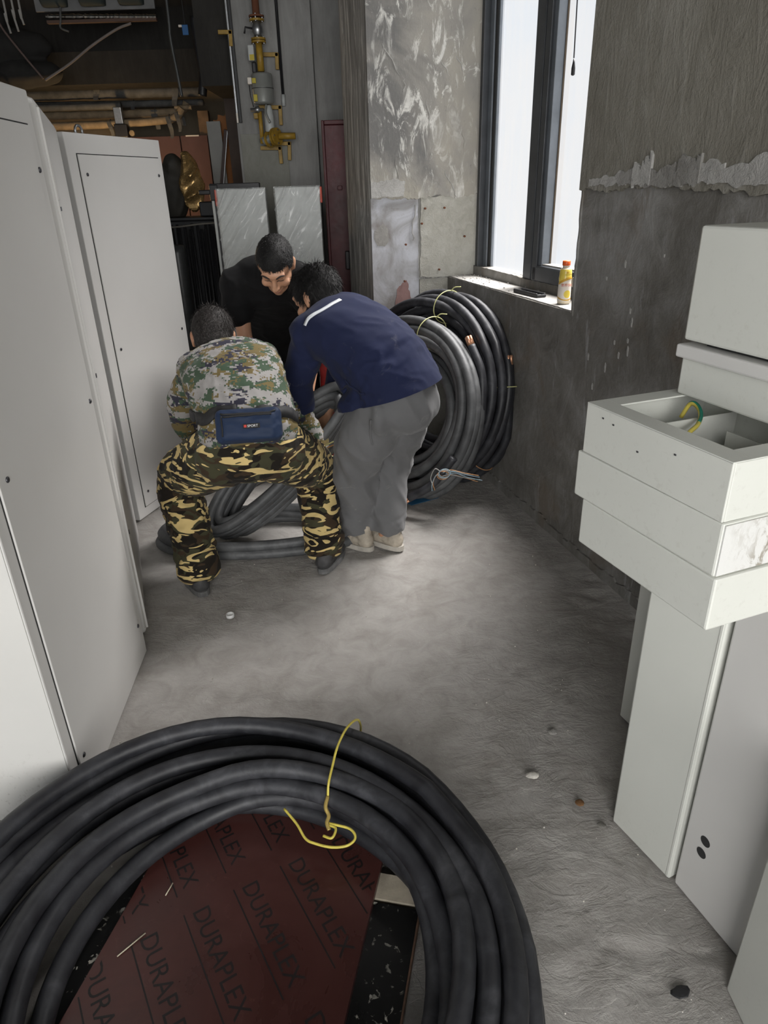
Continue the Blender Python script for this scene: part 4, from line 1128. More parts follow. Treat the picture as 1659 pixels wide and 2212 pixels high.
def face_details(root, c, f, u, r, s):
    for q in (1, -1):
        pts = [c + s * (r * q * (.014 + .036 * t) + f * (.0985 - .016 * t) + u * (.034 + .008 * math.sin(t * 2.6))) for t in np.linspace(0, 1, 7)]
        P, N = on_surface(root, pts, .001); MB().tube(P, [.0022, .0036, .0040, .0040, .0036, .003, .0016], 6).build('eyebrow', M['lash'], root, True)
        pts = [c + s * (r * q * (.016 + .030 * t) + f * (.094 - .012 * t) + u * (.006 - .004 * math.sin(t * 3.14))) for t in np.linspace(0, 1, 7)]
        P, N = on_surface(root, pts, .0005); MB().tube(P, [.0008, .0018, .0020, .0020, .0020, .0018, .0008], 6).build('eyelashes', M['lash'], root, True)
    pts = [c + s * (r * .024 * t + f * (.100 - .014 * t * t) + u * (-.0635 + .002 * t * t)) for t in np.linspace(-1, 1, 9)]
    P, N = on_surface(root, pts, .0); MB().tube(P, [.001, .002, .0026, .003, .003, .003, .0026, .002, .001], 6).build('lips', M['lips'], root, True)

# ------------------------------------------------ man in camouflage, seen from behind
J1 = dict(pelvis=(-.503, 2.47, .698), hipL=(-.601, 2.49, .657), hipR=(-.411, 2.52, .655), kneeL=(-.900, 2.79, .415), kneeR=(-.315, 2.90, .395), ankL=(-.801, 2.545, .086), ankR=(-.270, 2.715, .080),
          waist=(-.513, 2.50, .800), mid=(-.567, 2.63, .890), upper=(-.620, 2.78, .915), neck=(-.678, 2.90, .925), head=(-.708, 2.955, .992), shL=(-.770, 2.79, .885), shR=(-.472, 2.83, .905),
          elL=(-.861, 2.88, .690), wrL=(-.80, 3.00, .45), elR=(-.400, 2.96, .68), wrR=(-.300, 3.03, .47))
HD1 = dict(footL=(-.45, .85, 0), footR=(.25, .95, 0), L=((.35, .25, -.9), (-.6, -.2, 0), (.3, .9, .2)), R=((.1, .45, -.88), (.8, -.3, 0), (-.1, .8, .3)))
o1, G, f, u, r, sh, hip = person(J1, 'person in camouflage clothes seen from behind, bending low with legs wide apart', M['skin_a'], ((-.22, .84, -.50), (-.06, .5, .86)), 1.08, HD1, (-.54, 2.6, 0))
def line1(x, y, z):
    if y > .035: return -.01 + (z - .075)
    return min(z + .070 + .10 * max(0, y + .02), .2)
hair_cap('hair', G['head'], f, u, r, 1.08, M['hair_grey'], line1, o1, 5200, .030, .006, 4, None, .06)
# jacket
def jacket(G, sh, hip, s, k=1.0, sleeve_end=1.0, low=None, wid=(.185, .178, .196, .200, .085), dep=(.140, .132, .136, .125, .075), arm=(.082, .068, .052)):
    mb = MB()
    P = [G['pelvis'] if low is None else V(*low), G['waist'], G['mid'], G['upper'], G['neck']]
    sweep(mb, P, wid, dep, [hip, hip, sh, sh, sh], 30, 30)
    for q in ('L', 'R'):
        w = G['el' + q] * (1 - sleeve_end) + G['wr' + q] * sleeve_end
        a_ = G['upper'] * .25 + G['sh' + q] * .75
        if sleeve_end > 0: sweep(mb, [a_, G['el' + q], w], arm, arm, G['mid'] - G['sh' + q], 24, 20)
        else: sweep(mb, [a_, G['sh' + q] * .6 + G['el' + q] * .4, G['sh' + q] * .38 + G['el' + q] * .62], arm, arm, G['mid'] - G['sh' + q], 24, 20)
        sweep(mb, [G['upper'], G['sh' + q]], [.10, arm[0]], [.105, arm[0]], G['mid'] - G['upper'], 10, 20)
    return mb
mb = jacket(G, sh, hip, 1, low=(-.500, 2.455, .725), dep=(.140, .132, .132, .108, .058), wid=(.185, .178, .196, .196, .075))
v, n, fc = fuse(mb, .0085, 9)
sp = unit(G['neck'] - G['pelvis'])
v = wrinkle(v, n, .011, 17, sh, .35, 1); v = wrinkle(v, n, .005, 30, sp, .4, 2)
jk = obj('jacket', v, fc, M['digital'], o1, True)
MB().tube(spline([G['neck'] + u * .016 * 1 + (r * math.cos(t) * .066 - f * math.sin(t) * .064) for t in np.linspace(-.2, 3.34, 14)], 40), .014, 8).build('collar', M['digital'], o1, True)
MB().tube(spline([G['neck'] + u * .034 + (r * math.cos(t) * .058 - f * math.sin(t) * .058) for t in np.linspace(.3, 2.84, 12)], 30), .009, 8).build('undershirt_collar', M['collar_white'], o1, True)
# trousers
def trousers(G, hip, seat, thigh, knee, shin, hem, hemz, lean=(0, 0), seat_s=(.185, .150, .13), back=(0, 0, 0), hipr=.12):
    mb = MB(); b = V(*back)
    mb.ball(G['pelvis'] + V(*seat), 1, hip * seat_s[0], unit(np.cross(hip, ZZ)) * seat_s[1], ZZ * seat_s[2], 16)
    for q in ('L', 'R'):
        a = G['ank' + q]; h = V(a[0], a[1], hemz); kn = G['knee' + q]
        mb.ball(G['hip' + q] + b, 1, hip * (hipr - .005), V(0, hipr, 0), V(0, 0, hipr), 12)
        sweep(mb, [G['pelvis'] * .3 + G['hip' + q] * .7, (G['hip' + q] + kn) / 2 + V(*lean, 0) * .3, kn, kn * .45 + h * .55 + V(0, 0, 0), h], [thigh, (thigh + knee) / 2 + .012, knee, shin, hem], [thigh, (thigh + knee) / 2 + .012, knee, shin, hem], hip, 34, 22)
    return mb
mb = trousers(G, hip, (0, -.005, -.03), .118, .096, .090, .090, .095, back=(0, -.02, -.02))
v, n, fc = fuse(mb, .0085, 10)
v, n, fc = cut(v, fc, (0, 0, .048), (0, 0, -1))
v = wrinkle(v, n, .012, 15, (1, 0, .4), .4, 3); v = wrinkle(v, n, .006, 28, (1, 0, -.5), .35, 4)
low = v[:, 2] < .24; v[low] += n[low] * ((np.abs(2 * vnoise3(v[low] * V(6, 6, 34) + 60) - 1) - .5)[:, None] * .014)
tr = obj('trousers', v, fc, M['woodland'], o1, True)
shoe('shoe', o1, (-.775, 2.475, 0), (-.895, 2.70, 0), M['shoe_black'], M['shoe_black_sole'])
shoe('shoe', o1, (-.285, 2.635, 0), (-.215, 2.88, 0), M['shoe_black'], M['shoe_black_sole'])

# waist bag and belt
M['bag'] = cloth('navy_nylon', (.018, .031, .068), .15, .6, sheen=.02)
M['webbing'] = simple('black_webbing', (.012, .012, .013), .7)
bc = V(-.475, 2.345, .795); bn = unit(V(.10, -.86, .46)); bx = unit(np.cross(V(0, 0, 1), -bn)) ; bx = -bx if bx[0] < 0 else bx; by = unit(np.cross(bn, bx)); by = -by if by[2] < 0 else by
bag = thing('waist_bag', 'navy blue waist bag with zips on the back of the camouflage jacket', 'bag', bc)
mb = MB(); mb.box(bc, bx * .116, by * .060, bn * .034, .022); mb.box(bc + bn * .014 - by * .008, bx * .098, by * .048, bn * .032, .016)
v, n, fc = fuse(mb, .005, 4); v = wrinkle(v, n, .004, 30, bx, .4, 8)
bgo = obj('pouch', v, fc, M['bag'], bag, True)
for yy, x0, x1 in ((.048, -.100, .104), (.030, -.088, .092)):
    P, N = on_surface(bgo, [bc + bn * .06 + bx * t + by * (yy + .006 * math.sin((t + .1) * 12)) for t in np.linspace(x0, x1, 16)], .001)
    MB().tube(P, .0038, 6).build('zip', M['webbing'], bag, True)
P, N = on_surface(bgo, [bc + bn * .06 + bx * -.098 + by * t for t in np.linspace(-.045, .04, 10)], .001); MB().tube(P, .003, 6).build('seam', M['webbing'], bag, True)
lc = bc + bn * .049 + bx * .012 - by * .010
P, N = on_surface(bgo, [lc], .0015); lc = P[0]; ln = N[0]; lx = unit(bx - ln * (bx @ ln)); ly = unit(np.cross(ln, lx)); ly = -ly if ly @ by < 0 else ly
pt = MB().box(lc, lx * .030, ly * .0085, ln * .0015, .001).build('label_patch', M['webbing'], bag)
v, fcs = text_mesh('SPORT', .0125); v = v - V(0, 0, 0)
obj('lettering', [lc + ln * .0019 + lx * (p[0] * 1.0 - .0145) + ly * (p[1] - .0042) for p in v], fcs, simple('white_print', (.75, .75, .75), .5), pt)
MB().box(lc + ln * .0019 - lx * .0215, lx * .0045, ly * .0045, ln * .0004).build('emblem', simple('red_print', (.55, .05, .04), .5), pt)
# belt round the waist
bl = []
for t in np.linspace(.12, 6.16, 30):
    bl.append(G['waist'] + V(0, -.02, -.02) + bx * math.sin(t) * .24 + bn * math.cos(t) * .22 + V(0, .0, 0))
strip('belt', jk, bl, .044, M['webbing'], bag, .004, 90, .003)
P, N = on_surface(jk, [V(-.700, 2.50, .80)], .008); MB().box(P[0], unit(np.cross(N[0], ZZ)) * .026, ZZ * .020, N[0] * .008, .005).build('buckle', M['webbing'], bag)

# ------------------------------------------------ man in the navy jacket
J2 = dict(pelvis=(0.066, 2.76, .800), hipL=(-0.004, 2.70, .775), hipR=(0.111, 2.85, .765), kneeL=(-0.117, 2.86, .440), kneeR=(0.038, 2.97, .430), ankL=(-0.132, 2.90, .090), ankR=(0.008, 2.885, .090),
          waist=(0.023, 2.775, .895), mid=(-0.076, 2.845, .985), upper=(-0.187, 2.93, 1.040), neck=(-0.250, 2.985, 1.052), head=(-0.258, 3.02, 1.138), shL=(-0.307, 2.85, 1.010), shR=(-0.127, 3.09, 1.060),
          elL=(-0.357, 2.93, .785), wrL=(-0.347, 3.03, .535), elR=(-0.179, 3.25, .80), wrR=(-0.262, 3.24, .56))
HD2 = dict(footL=(-.72, .69, 0), footR=(-.72, .69, 0), L=((-.05, .35, -.93), (-.7, -.6, 0), (.2, .8, .3)), R=((-.3, -.1, -.9), (.6, .7, 0), (-.6, .5, .2)))
o2, G, f, u, r, sh, hip = person(J2, 'person in navy jacket and grey trousers bending to the left over the cable bundle', M['skin_b'], ((-.72, .50, -.46), (-.28, .26, .92)), 1.06, HD2, (-.04, 2.88, 0))
def line2(x, y, z):
    if y > .055: return z - .070
    if y > .015: return z - .010 + .3 * (.055 - y)
    return z + .062 + .35 * min(0, y + .05) * -1 * 0
hair_cap('hair', G['head'], f, u, r, 1.06, M['hair_black'], line2, o2, 4200, .034, .010, 6, (.0, .062, .076, .10, .062))
mb = jacket(G, sh, hip, 1, low=(.120, 2.735, .715), wid=(.200, .190, .192, .195, .082), dep=(.178, .165, .150, .128, .075), arm=(.078, .066, .052))
# front of the jacket hanging free
sweep(mb, [G['mid'] + V(-.02, .0, -.08), G['waist'] + V(-.055, .01, -.10), G['pelvis'] + V(-.175, .01, -.09)], [.15, .155, .14], [.08, .09, .07], sh, 16, 20)
v, n, fc = fuse(mb, .0085, 5)
v, n, fc = cut(v, fc, (-.01, 2.55, .790), (.28, -.10, -.95))
v = wrinkle(v, n, .009, 12, G['mid'] - G['shL'], .35, 11)
wgt = np.clip(1 - np.abs((v - G['pelvis']) @ unit(G['neck'] - G['pelvis']) - .05) / .14, 0, 1)
vv = wrinkle(v, n, .016, 20, sh, .35, 12); v = v + (vv - v) * wgt[:, None]
jk2 = obj('jacket', v, fc, M['navy'], o2, True)
MB().tube(spline([G['neck'] + u * .022 + (r * math.cos(t) * .070 - f * math.sin(t) * .068) for t in np.linspace(-.5, 3.64, 14)], 40), .016, 8).build('collar', M['navy'], o2, True)
strip('reflective_strip', jk2, [(-.298, 2.78, 1.066), (-.290, 2.78, 1.092), (-.262, 2.78, 1.122), (-.210, 2.80, 1.142), (-.150, 2.85, 1.148)], .017, M['reflect'], o2, .003, 24)
strip('pocket_edge', jk2, [(-.165, 2.66, .86), (-.12, 2.62, .83), (-.06, 2.60, .83)], .006, M['navy'], o2, .004, 16, .003)
mb = trousers(G, hip, (.025, -.01, -.05), .118, .100, .086, .084, .12, seat_s=(.170, .140, .13), back=(.02, 0, -.05), hipr=.10)
v, n, fc = fuse(mb, .0085, 22)
v, n, fc = cut(v, fc, (0, 0, .098), (0, 0, -1))
v = wrinkle(v, n, .024, 9, (.6, .2, -1), .25, 21); v = wrinkle(v, n, .006, 18, (.7, .2, -1), .3, 22)
low = v[:, 2] < .22; v[low] += n[low] * ((np.abs(2 * vnoise3(v[low] * V(7, 7, 26) + 70) - 1) - .5)[:, None] * .014)
tr2 = obj('trousers', v, fc, M['grey_trouser'], o2, True)
strip('pocket_edge', tr2, [(-.03, 2.60, .72), (-.045, 2.64, .66), (-.04, 2.66, .60)], .006, M['grey_trouser'], o2, .003, 14, .003)
shoe('shoe', o2, (-.062, 2.835, 0), (-.265, 3.01, 0), M['shoe_beige'], M['shoe_sole'])
shoe('shoe', o2, (.078, 2.830, 0), (-.12, 3.02, 0), M['shoe_beige'], M['shoe_sole'])

# ------------------------------------------------ man in the black T-shirt, facing the camera
J3 = dict(pelvis=(-.56, 3.86, .86), hipL=(-.47, 3.86, .82), hipR=(-.66, 3.86, .82), kneeL=(-.43, 3.74, .46), kneeR=(-.72, 3.76, .46), ankL=(-.42, 3.86, .09), ankR=(-.74, 3.86, .09),
          waist=(-.55, 3.78, .98), mid=(-.535, 3.66, 1.09), upper=(-.515, 3.53, 1.155), neck=(-.495, 3.43, 1.185), head=(-.462, 3.30, 1.250), shL=(-.335, 3.48, 1.14), shR=(-.715, 3.52, 1.135),
          elL=(-.325, 3.45, .89), wrL=(-.36, 3.34, .62), elR=(-.670, 3.46, .900), wrR=(-.590, 3.36, .69))
HD3 = dict(footL=(.1, -1, 0), footR=(-.15, -1, 0), L=((-.2, -.3, -.9), (.8, -.4, 0), (-.3, -.8, .3)), R=((.25, -.3, -.9), (-.8, -.4, 0), (.3, -.8, .3)))
o3, G, f, u, r, sh, hip = person(J3, 'person in black T-shirt facing the camera, head bowed over the work', M['skin_b'], ((-.04, -.66, -.75), (-.02, -.75, .66)), 1.05, HD3, (-.53, 3.75, 0))
def line3(x, y, z):
    e = .058 - .25 * max(0, abs(x) - .05)
    if y > .045: return z - e
    if y > .0: return z - .015 + .2 * (.0 - y)
    return z + .045
hair_cap('hair', G['head'], f, u, r, 1.05, M['hair_black'], line3, o3, 5000, .010, .004, 8, None, .25)
face_details(o3, G['head'], f, u, r, 1.05)
mb = jacket(G, sh, hip, 1, sleeve_end=.0, low=(-.56, 3.86, .84), wid=(.185, .195, .215, .215, .080), dep=(.140, .140, .145, .130, .070), arm=(.088, .076, .070))
for q in ('L', 'R'): pass
v, n, fc = fuse(mb, .0085, 5); v = wrinkle(v, n, .010, 14, sp, .35, 31)
obj('t_shirt', v, fc, M['black_tee'], o3, True)
mb = trousers(G, hip, (0, 0, -.02), .110, .088, .080, .080, .08)
v, n, fc = fuse(mb, .010, 4); v = wrinkle(v, n, .010, 15, (1, 0, .4), .35, 33)
obj('trousers', v, fc, M['black_tee'], o3, True)
shoe('shoe', o3, (-.415, 3.92, 0), (-.40, 3.66, 0), M['shoe_black'], M['shoe_black_sole'])
shoe('shoe', o3, (-.735, 3.92, 0), (-.77, 3.66, 0), M['shoe_black'], M['shoe_black_sole'])
# ---------------------------------------------------------------- things on the window sill
M['bottle'] = simple('milky_juice_plastic', (.74, .66, .50), .3, 0, .06, 10)
M['juice'] = simple('yellow_juice', (.80, .62, .10), .25, 0, .08, 10)
M['juice_dark'] = simple('amber_label_wave', (.62, .36, .04), .4, 0, .1, 20)
M['label_white'] = simple('white_label', (.80, .74, .66), .45, 0, .05, 10)
M['orange_cap'] = simple('orange_plastic', (.80, .13, .02), .35, 0, .08, 20)
M['print_red'] = simple('red_label_print', (.60, .06, .03), .5)
BO = W(.856, .064, SIL + .002); BR = .0285
bo = thing('juice_bottle', 'yellow juice bottle with orange cap standing on the window sill', 'bottle', BO)
def brow(p0, p1, mat, name, segs=28): return MB().lathe(BO, list(zip(p0, p1)), segs=segs).build(name, mat, bo, True)
prof = [(.026, 0), (.0285, .004), (.029, .012), (.0285, .03), (.0278, .06), (.0275, .085), (.0255, .092), (.0270, .099), (.0275, .110), (.0262, .118), (.0255, .122), (.0262, .127), (.0250, .140), (.0225, .148), (.0150, .153), (.0140, .162)]
MB().lathe(BO, prof, segs=32).build('body', M['bottle'], bo, True)
# yellow upper part of the sleeve and the white label with its waves
def sleeve(name, z_lo, z_hi, mat, off, a0=0, a1=2 * math.pi, n=48):
    """band on the bottle between two height functions of angle"""
    pr = np.array(prof); v = []; f = []; m = 10
    for i in range(n + 1):
        a = a0 + (a1 - a0) * i / n; lo, hi = z_lo(a), max(z_lo(a) + .0005, z_hi(a))
        for k in range(m + 1):
            z = lo + (hi - lo) * k / m; rr = np.interp(z, pr[:, 1], pr[:, 0]) + off; v.append(BO + V(rr * math.cos(a), rr * math.sin(a), z))
    for i in range(n):
        for k in range(m): f.append((i * (m + 1) + k, (i + 1) * (m + 1) + k, (i + 1) * (m + 1) + k + 1, i * (m + 1) + k + 1))
    return obj(name, v, f, mat, bo, True)
AF = -math.pi / 2 - .22           # side facing the room
sleeve('label', lambda a: .012, lambda a: .146, M['label_white'], .0004)
sleeve('label_band', lambda a: .100 + .014 * math.sin(a - AF + .5), lambda a: .1462, M['juice'], .0008)
sleeve('label_wave', lambda a: .092 + .014 * math.sin(a - AF + .5), lambda a: .100 + .015 * math.sin(a - AF + .5) + .003, M['juice_dark'], .0009)
sleeve('label_fruit', lambda a: .043 - math.sqrt(max(0, .0165 ** 2 - ((a - AF - .45) * .029) ** 2)), lambda a: .043 + math.sqrt(max(0, .0165 ** 2 - ((a - AF - .45) * .029) ** 2)), M['juice'], .0009, AF + .45 - .56, AF + .45 + .56)
sleeve('label_wave', lambda a: .022 + .007 * math.sin(1.3 * (a - AF) + 2.4), lambda a: .028 + .008 * math.sin(1.3 * (a - AF) + 2.4), M['juice_dark'], .0007)
v, fcs = text_mesh('营养快线', .0145)
if len(v):
    def wrap(p, z0, a0): a = a0 + (p[0]) / .0290; return BO + V(.0290 * math.cos(a), .0290 * math.sin(a), z0 + p[1])
    obj('lettering', [wrap(p, .076, AF - .62) for p in v], fcs, M['print_red'], bo)
v, fcs = text_mesh('44', .009)
if len(v): obj('lettering', [wrap(p, .131, AF + .1) * 1.0 + (BO + V(0, 0, 0) - wrap(p, .131, AF + .1)) * .08 * V(1, 1, 0) for p in v], fcs, M['print_red'], bo)
MB().lathe(BO + ZZ * .162, [(.0168, 0), (.0175, .002), (.0175, .017), (.016, .0195), (.010, .020)], segs=28).build('cap', M['orange_cap'], bo, True)
MB().lathe(BO + ZZ * .158, [(.0165, 0), (.0165, .003)], segs=24).build('neck_ring', M['label_white'], bo, True)

ck = thing('clip_rail', 'small black and silver metal slide bracket lying on the window sill', 'bracket', W(1.17, .07, SIL + .001))
ca, cb = W(1.29, .055, SIL + .004), W(1.07, .065, SIL + .004)
ce = unit(cb - ca); cl = np.linalg.norm(cb - ca); cs = np.cross(ce, ZZ); cc = (ca + cb) / 2
MB().box(cc, ce * cl / 2, cs * .022, ZZ * .003, .001).build('base_plate', M['zinc'], ck)
for sg in (-1, 1): MB().box(cc + cs * .022 * sg + ZZ * .006, ce * cl / 2, cs * .004, ZZ * .009, .002).build('side_rail', M['black_metal'], ck)
for k in range(7): MB().box(cc + ce * cl * (-.4 + .13 * k) + ZZ * .005, ce * .004, cs * .014, ZZ * .002, .0008).build('cross_bar', M['black_metal'], ck)
MB().box(cc + ce * (cl / 2 + .004) + ZZ * .004, ce * .006, cs * .024, ZZ * .006, .002).build('end_stop', M['black_metal'], ck)

# ---------------------------------------------------------------- small things on the floor
o = MB().lathe(V(-.634, 2.315, .001), [(.016, 0), (.0165, .003), (.0165, .014), (.0145, .0145), (.0135, .004), (.012, .0035)], segs=20).build('bottle_cap', simple('white_plastic', (.75, .75, .74), .4), None, True, loc=(-.634, 2.315, 0))
tag(o, 'white plastic bottle cap lying alone on the concrete floor', 'bottle cap')
def chip(name, label, cat, p, r, mat, seed, flat=.5):
    mb = MB(); mb.ball((p[0], p[1], r * flat * .6), r, (1.3, .2, 0), (-.2, .9, 0), (0, 0, flat), 6)
    v = np.array(mb.v); c = np.array([p[0], p[1], 0]); w = vnoise3(v * 60 + seed + 30) - .5; v = v + (v - c) * w[:, None] * .9; v[:, 2] = np.maximum(v[:, 2], .0)
    o = obj(name, v, mb.f, mat, None, False, loc=(p[0], p[1], 0)); return tag(o, label, cat)
M['scrap_white'] = simple('white_plaster_scrap', (.60, .57, .52), .85, 0, .3, 60)
M['leaf'] = simple('brown_scrap', (.20, .10, .04), .8, 0, .3, 60)
chip('plaster_chip', 'crumpled white and rust scrap on the floor left of the upright boxes', 'scrap', (.407, 1.447), .014, M['scrap_white'], 1)
chip('brown_scrap', 'small brown leaf-like scrap on the floor near the cream upright box', 'scrap', (.521, 1.349), .011, M['leaf'], 2, .3)
chip('black_scrap', 'black elongated scrap on the floor at the bottom right', 'scrap', (.596, .855), .016, M['black_metal'], 3, .25)
chip('stone_chip', 'small grey stone chip pressed into the floor by the shadow edge', 'stone', (.509, 1.62), .013, M['sill'], 4, .3)
chip('stone_chip', 'darker flat stone chip beside the foot of the cream upright box', 'stone', (.557, 1.275), .010, M['wall_r'], 5, .25)
gr = MB()
for k in range(150):
    x = random.uniform(-.85, .75); y = random.uniform(.75, 3.0); s = random.uniform(.0012, .0032)
    gr.ball((x, y, s * .4), s, n=3)
o = gr.build('plaster_grit', M['scrap_white'], None, False, loc=(0, 1.8, 0)); tag(o, 'fine white plaster grit scattered over the concrete floor', 'grit', kind='stuff')
# blue sheet under the standing coils
o = MB().prism([(.15, 3.335), (.30, 3.42), (.42, 3.60), (.20, 3.62), (.05, 3.45)], V(0, 0, .0005), V(1, 0, 0), V(0, 1, 0), ZZ, .002).build('plastic_sheet', simple('blue_plastic', (.03, .13, .26), .5), None, False, loc=(.2, 3.45, 0))
tag(o, 'scrap of blue plastic sheet peeping out under the coils', 'sheet')

# ---------------------------------------------------------------- behind the men
M['panel_grey'] = simple('pale_grey_steel', (.50, .52, .51), .45, 0, .06, 4)
def film():
    t = NT('crumpled_clear_film')
    n = t.noise(5, 3, .5, .8)
    t.col((.85, .88, .87)).set(Roughness=.10, Alpha=t.ramp(n, [(.35, .14), (.65, .34)]), Specular_IOR_Level=.9); return t.m
M['film'] = film()
def wrapped(label, x0, x1, y, H, edge_left, seed):
    root = thing('film_wrapped_board', label, 'board', ((x0 + x1) / 2, y + .03, 0))
    MB().bx(x0, x1, y + .006, y + .06, .002, H, .004).build('steel_panel', M['panel_grey'], root)
    nx, nz = 60, 200; v = []
    for i in range(nx):
        for k in range(nz):
            x = x0 - .004 + (x1 - x0 + .008) * i / (nx - 1); z = .01 + (H - .005) * k / (nz - 1); v.append((x, y, z))
    v = np.array(v); an = .95; al = v[:, 0] * math.cos(an) + v[:, 2] * math.sin(an); ac = -v[:, 0] * math.sin(an) + v[:, 2] * math.cos(an)
    Q = np.stack([al * 3.5, ac * 22, v[:, 1] * 0 + seed], 1); w = vnoise3(Q + 30); w2 = vnoise3(np.stack([al * 9, ac * 50, v[:, 1] * 0 + seed + 5], 1) + 30)
    v[:, 1] -= .001 + .034 * np.clip(1 - np.abs(2 * w - 1), 0, 1) ** 4 + .012 * np.clip(1 - np.abs(2 * w2 - 1), 0, 1) ** 3
    f = [(i * nz + k, (i + 1) * nz + k, (i + 1) * nz + k + 1, i * nz + k + 1) for i in range(nx - 1) for k in range(nz - 1)]
    obj('plastic_film', v, f, M['film'], root, True)
    xe = x0 - .012 if edge_left else x1 + .002
    MB().bx(xe, xe + .012, y + .0, y + .05, H - .09, H - .002, .002).build('corner_guard', simple('red_corner_guard', (.50, .08, .05), .6) if 'guard' not in M else M['guard'], root)
    return root
wrapped('film-wrapped pale steel panel standing behind the men, left of the pair', -.945, -.656, 4.50, 1.572, True, 1)
wrapped('film-wrapped pale steel panel standing behind the men beside the red door', -.600, -.332, 4.52, 1.574, False, 7)
MB_ = MB
rk = thing('panel_rack', 'black topped rack with pale upright rails beside the wrapped panels', 'rack', (-1.0, 4.62, 0))
MB().bx(-1.005, -.70, 4.60, 4.64, 1.565, 1.605, .004).build('top_bar', M['black_metal'], rk)
MB().bx(-1.005, -.955, 4.585, 4.64, 1.51, 1.60, .006).build('corner_block', M['black_metal'], rk)
MB().bx(-1.075, -1.0, 4.60, 4.63, 1.545, 1.572, .006).build('handle', M['black_metal'], rk)
for x in (-1.000, -.972): MB().bx(x, x + .016, 4.60, 4.64, .0, 1.52, .002).build('rail', M['panel_grey'], rk)
MB().bx(-.984, -.972, 4.605, 4.63, .0, 1.51, .001).build('slot', M['black_metal'], rk)

pb = thing('pipe_bundle', 'bundle of black pipes standing upright in the dark behind the cabinets', 'pipes', (-1.28, 5.25, 0))
for k in range(20):
    x = -1.46 + .018 * k; y = 5.2 + .05 * math.sin(k * 2.4); h = 1.345 + .02 * math.sin(k * 3.7)
    MB().tube([(x, y, .003), (x + .004 * math.sin(k), y, h)], .0095, 8).build('pipe', M['black_metal'], pb, True)
MB().tube(spline([(-1.47, 5.13, 1.345), (-1.35, 5.13, 1.35), (-1.22, 5.13, 1.362), (-1.08, 5.14, 1.368)], 30), .006, 6).build('rope', simple('grey_rope', (.16, .15, .13), .9), pb, True)
rl = thing('wrapped_roll', 'dark grey plastic-wrapped roll standing against the farthest cabinet', 'roll', (-1.30, 4.75, 0))
MB().lathe((-1.30, 4.75, .002), [(.055, 0), (.058, .02), (.060, .6), (.056, 1.20), (.05, 1.25), (.02, 1.255)], segs=20).build('roll', simple('dark_grey_plastic', (.045, .048, .05), .35, 0, .3, 14, .5, 30), rl, True)
M['tarp'] = simple('dark_olive_tarpaulin', (.035, .032, .026), .7, 0, .3, 8, .4, 24)
M['gold'] = simple('crumpled_gold_foil', (.55, .36, .15), .28, .75, .25, 10)
def heap(name, label, cat, balls, mat, amp, freq, seed, base, facet=False):
    mb = MB()
    for c, rx, ry, rz in balls: mb.ball(c, 1, (rx, 0, 0), (0, ry, 0), (0, 0, rz), 12)
    v, n, f = fuse(mb, .012, 3); v = wrinkle(v, n, amp, freq, (.3, .2, 1), .35, seed); v[:, 2] = np.maximum(v[:, 2], base[2] + .001)
    return tag(obj(name, v, f, mat, None, not facet, loc=base), label, cat)
cr = thing('equipment_crate', 'dark crate standing behind the pipes and carrying foil and tarpaulin', 'crate', (-1.45, 5.5, 0))
MB().bx(-1.75, -1.10, 5.34, 5.75, .002, 1.38, .01).build('body', M['black_metal'], cr)
MB().bx(-1.76, -1.09, 5.33, 5.76, 1.381, 1.40, .003).build('lid', M['black_metal'], cr)
heap('tarpaulin', 'dark tarpaulin heap on the crate beside the farthest cabinet', 'tarpaulin', [((-1.48, 5.52, 1.56), .11, .10, .20), ((-1.44, 5.5, 1.72), .07, .07, .10)], M['tarp'], .02, 12, 3, (-1.48, 5.52, 1.401))
heap('foil_bag', 'crumpled golden foil bag gleaming on the crate', 'bag', [((-1.325, 5.46, 1.66), .052, .05, .16), ((-1.315, 5.46, 1.57), .065, .05, .12)], M['gold'], .05, 9, 5, (-1.32, 5.46, 1.401), True)
o = MB().bx(-1.27, -1.12, 5.40, 5.52, 1.402, 1.50, .008).build('tool_box', M['black_metal'], None, False, loc=(-1.19, 5.46, 1.402)); tag(o, 'low black tool box beside the golden foil bag', 'box')

# red hose arch and red bag seen between the men
M['red_hose'] = simple('red_brown_hose', (.20, .035, .02), .6, 0, .25, 14)
o = MB().tube(spline([(-.40, 4.15, .02), (-.47, 4.12, .45), (-.53, 4.10, .85), (-.42, 4.10, 1.02), (-.28, 4.10, 1.01), (-.17, 4.10, .94), (-.15, 4.12, .5), (-.18, 4.15, .02)], 60), .024, 10).build('hose', M['red_hose'], None, True, loc=(-.3, 4.1, 0)); tag(o, 'arched red brown hose rising behind the navy jacket', 'hose')
heap('red_sack', 'red woven sack glimpsed under the arm of the navy jacket', 'sack', [((-.265, 3.76, .25), .05, .05, .25), ((-.275, 3.74, .60), .06, .05, .22)], simple('red_woven_plastic', (.48, .03, .03), .6, 0, .25, 40), .012, 14, 8, (-.265, 3.76, 0))

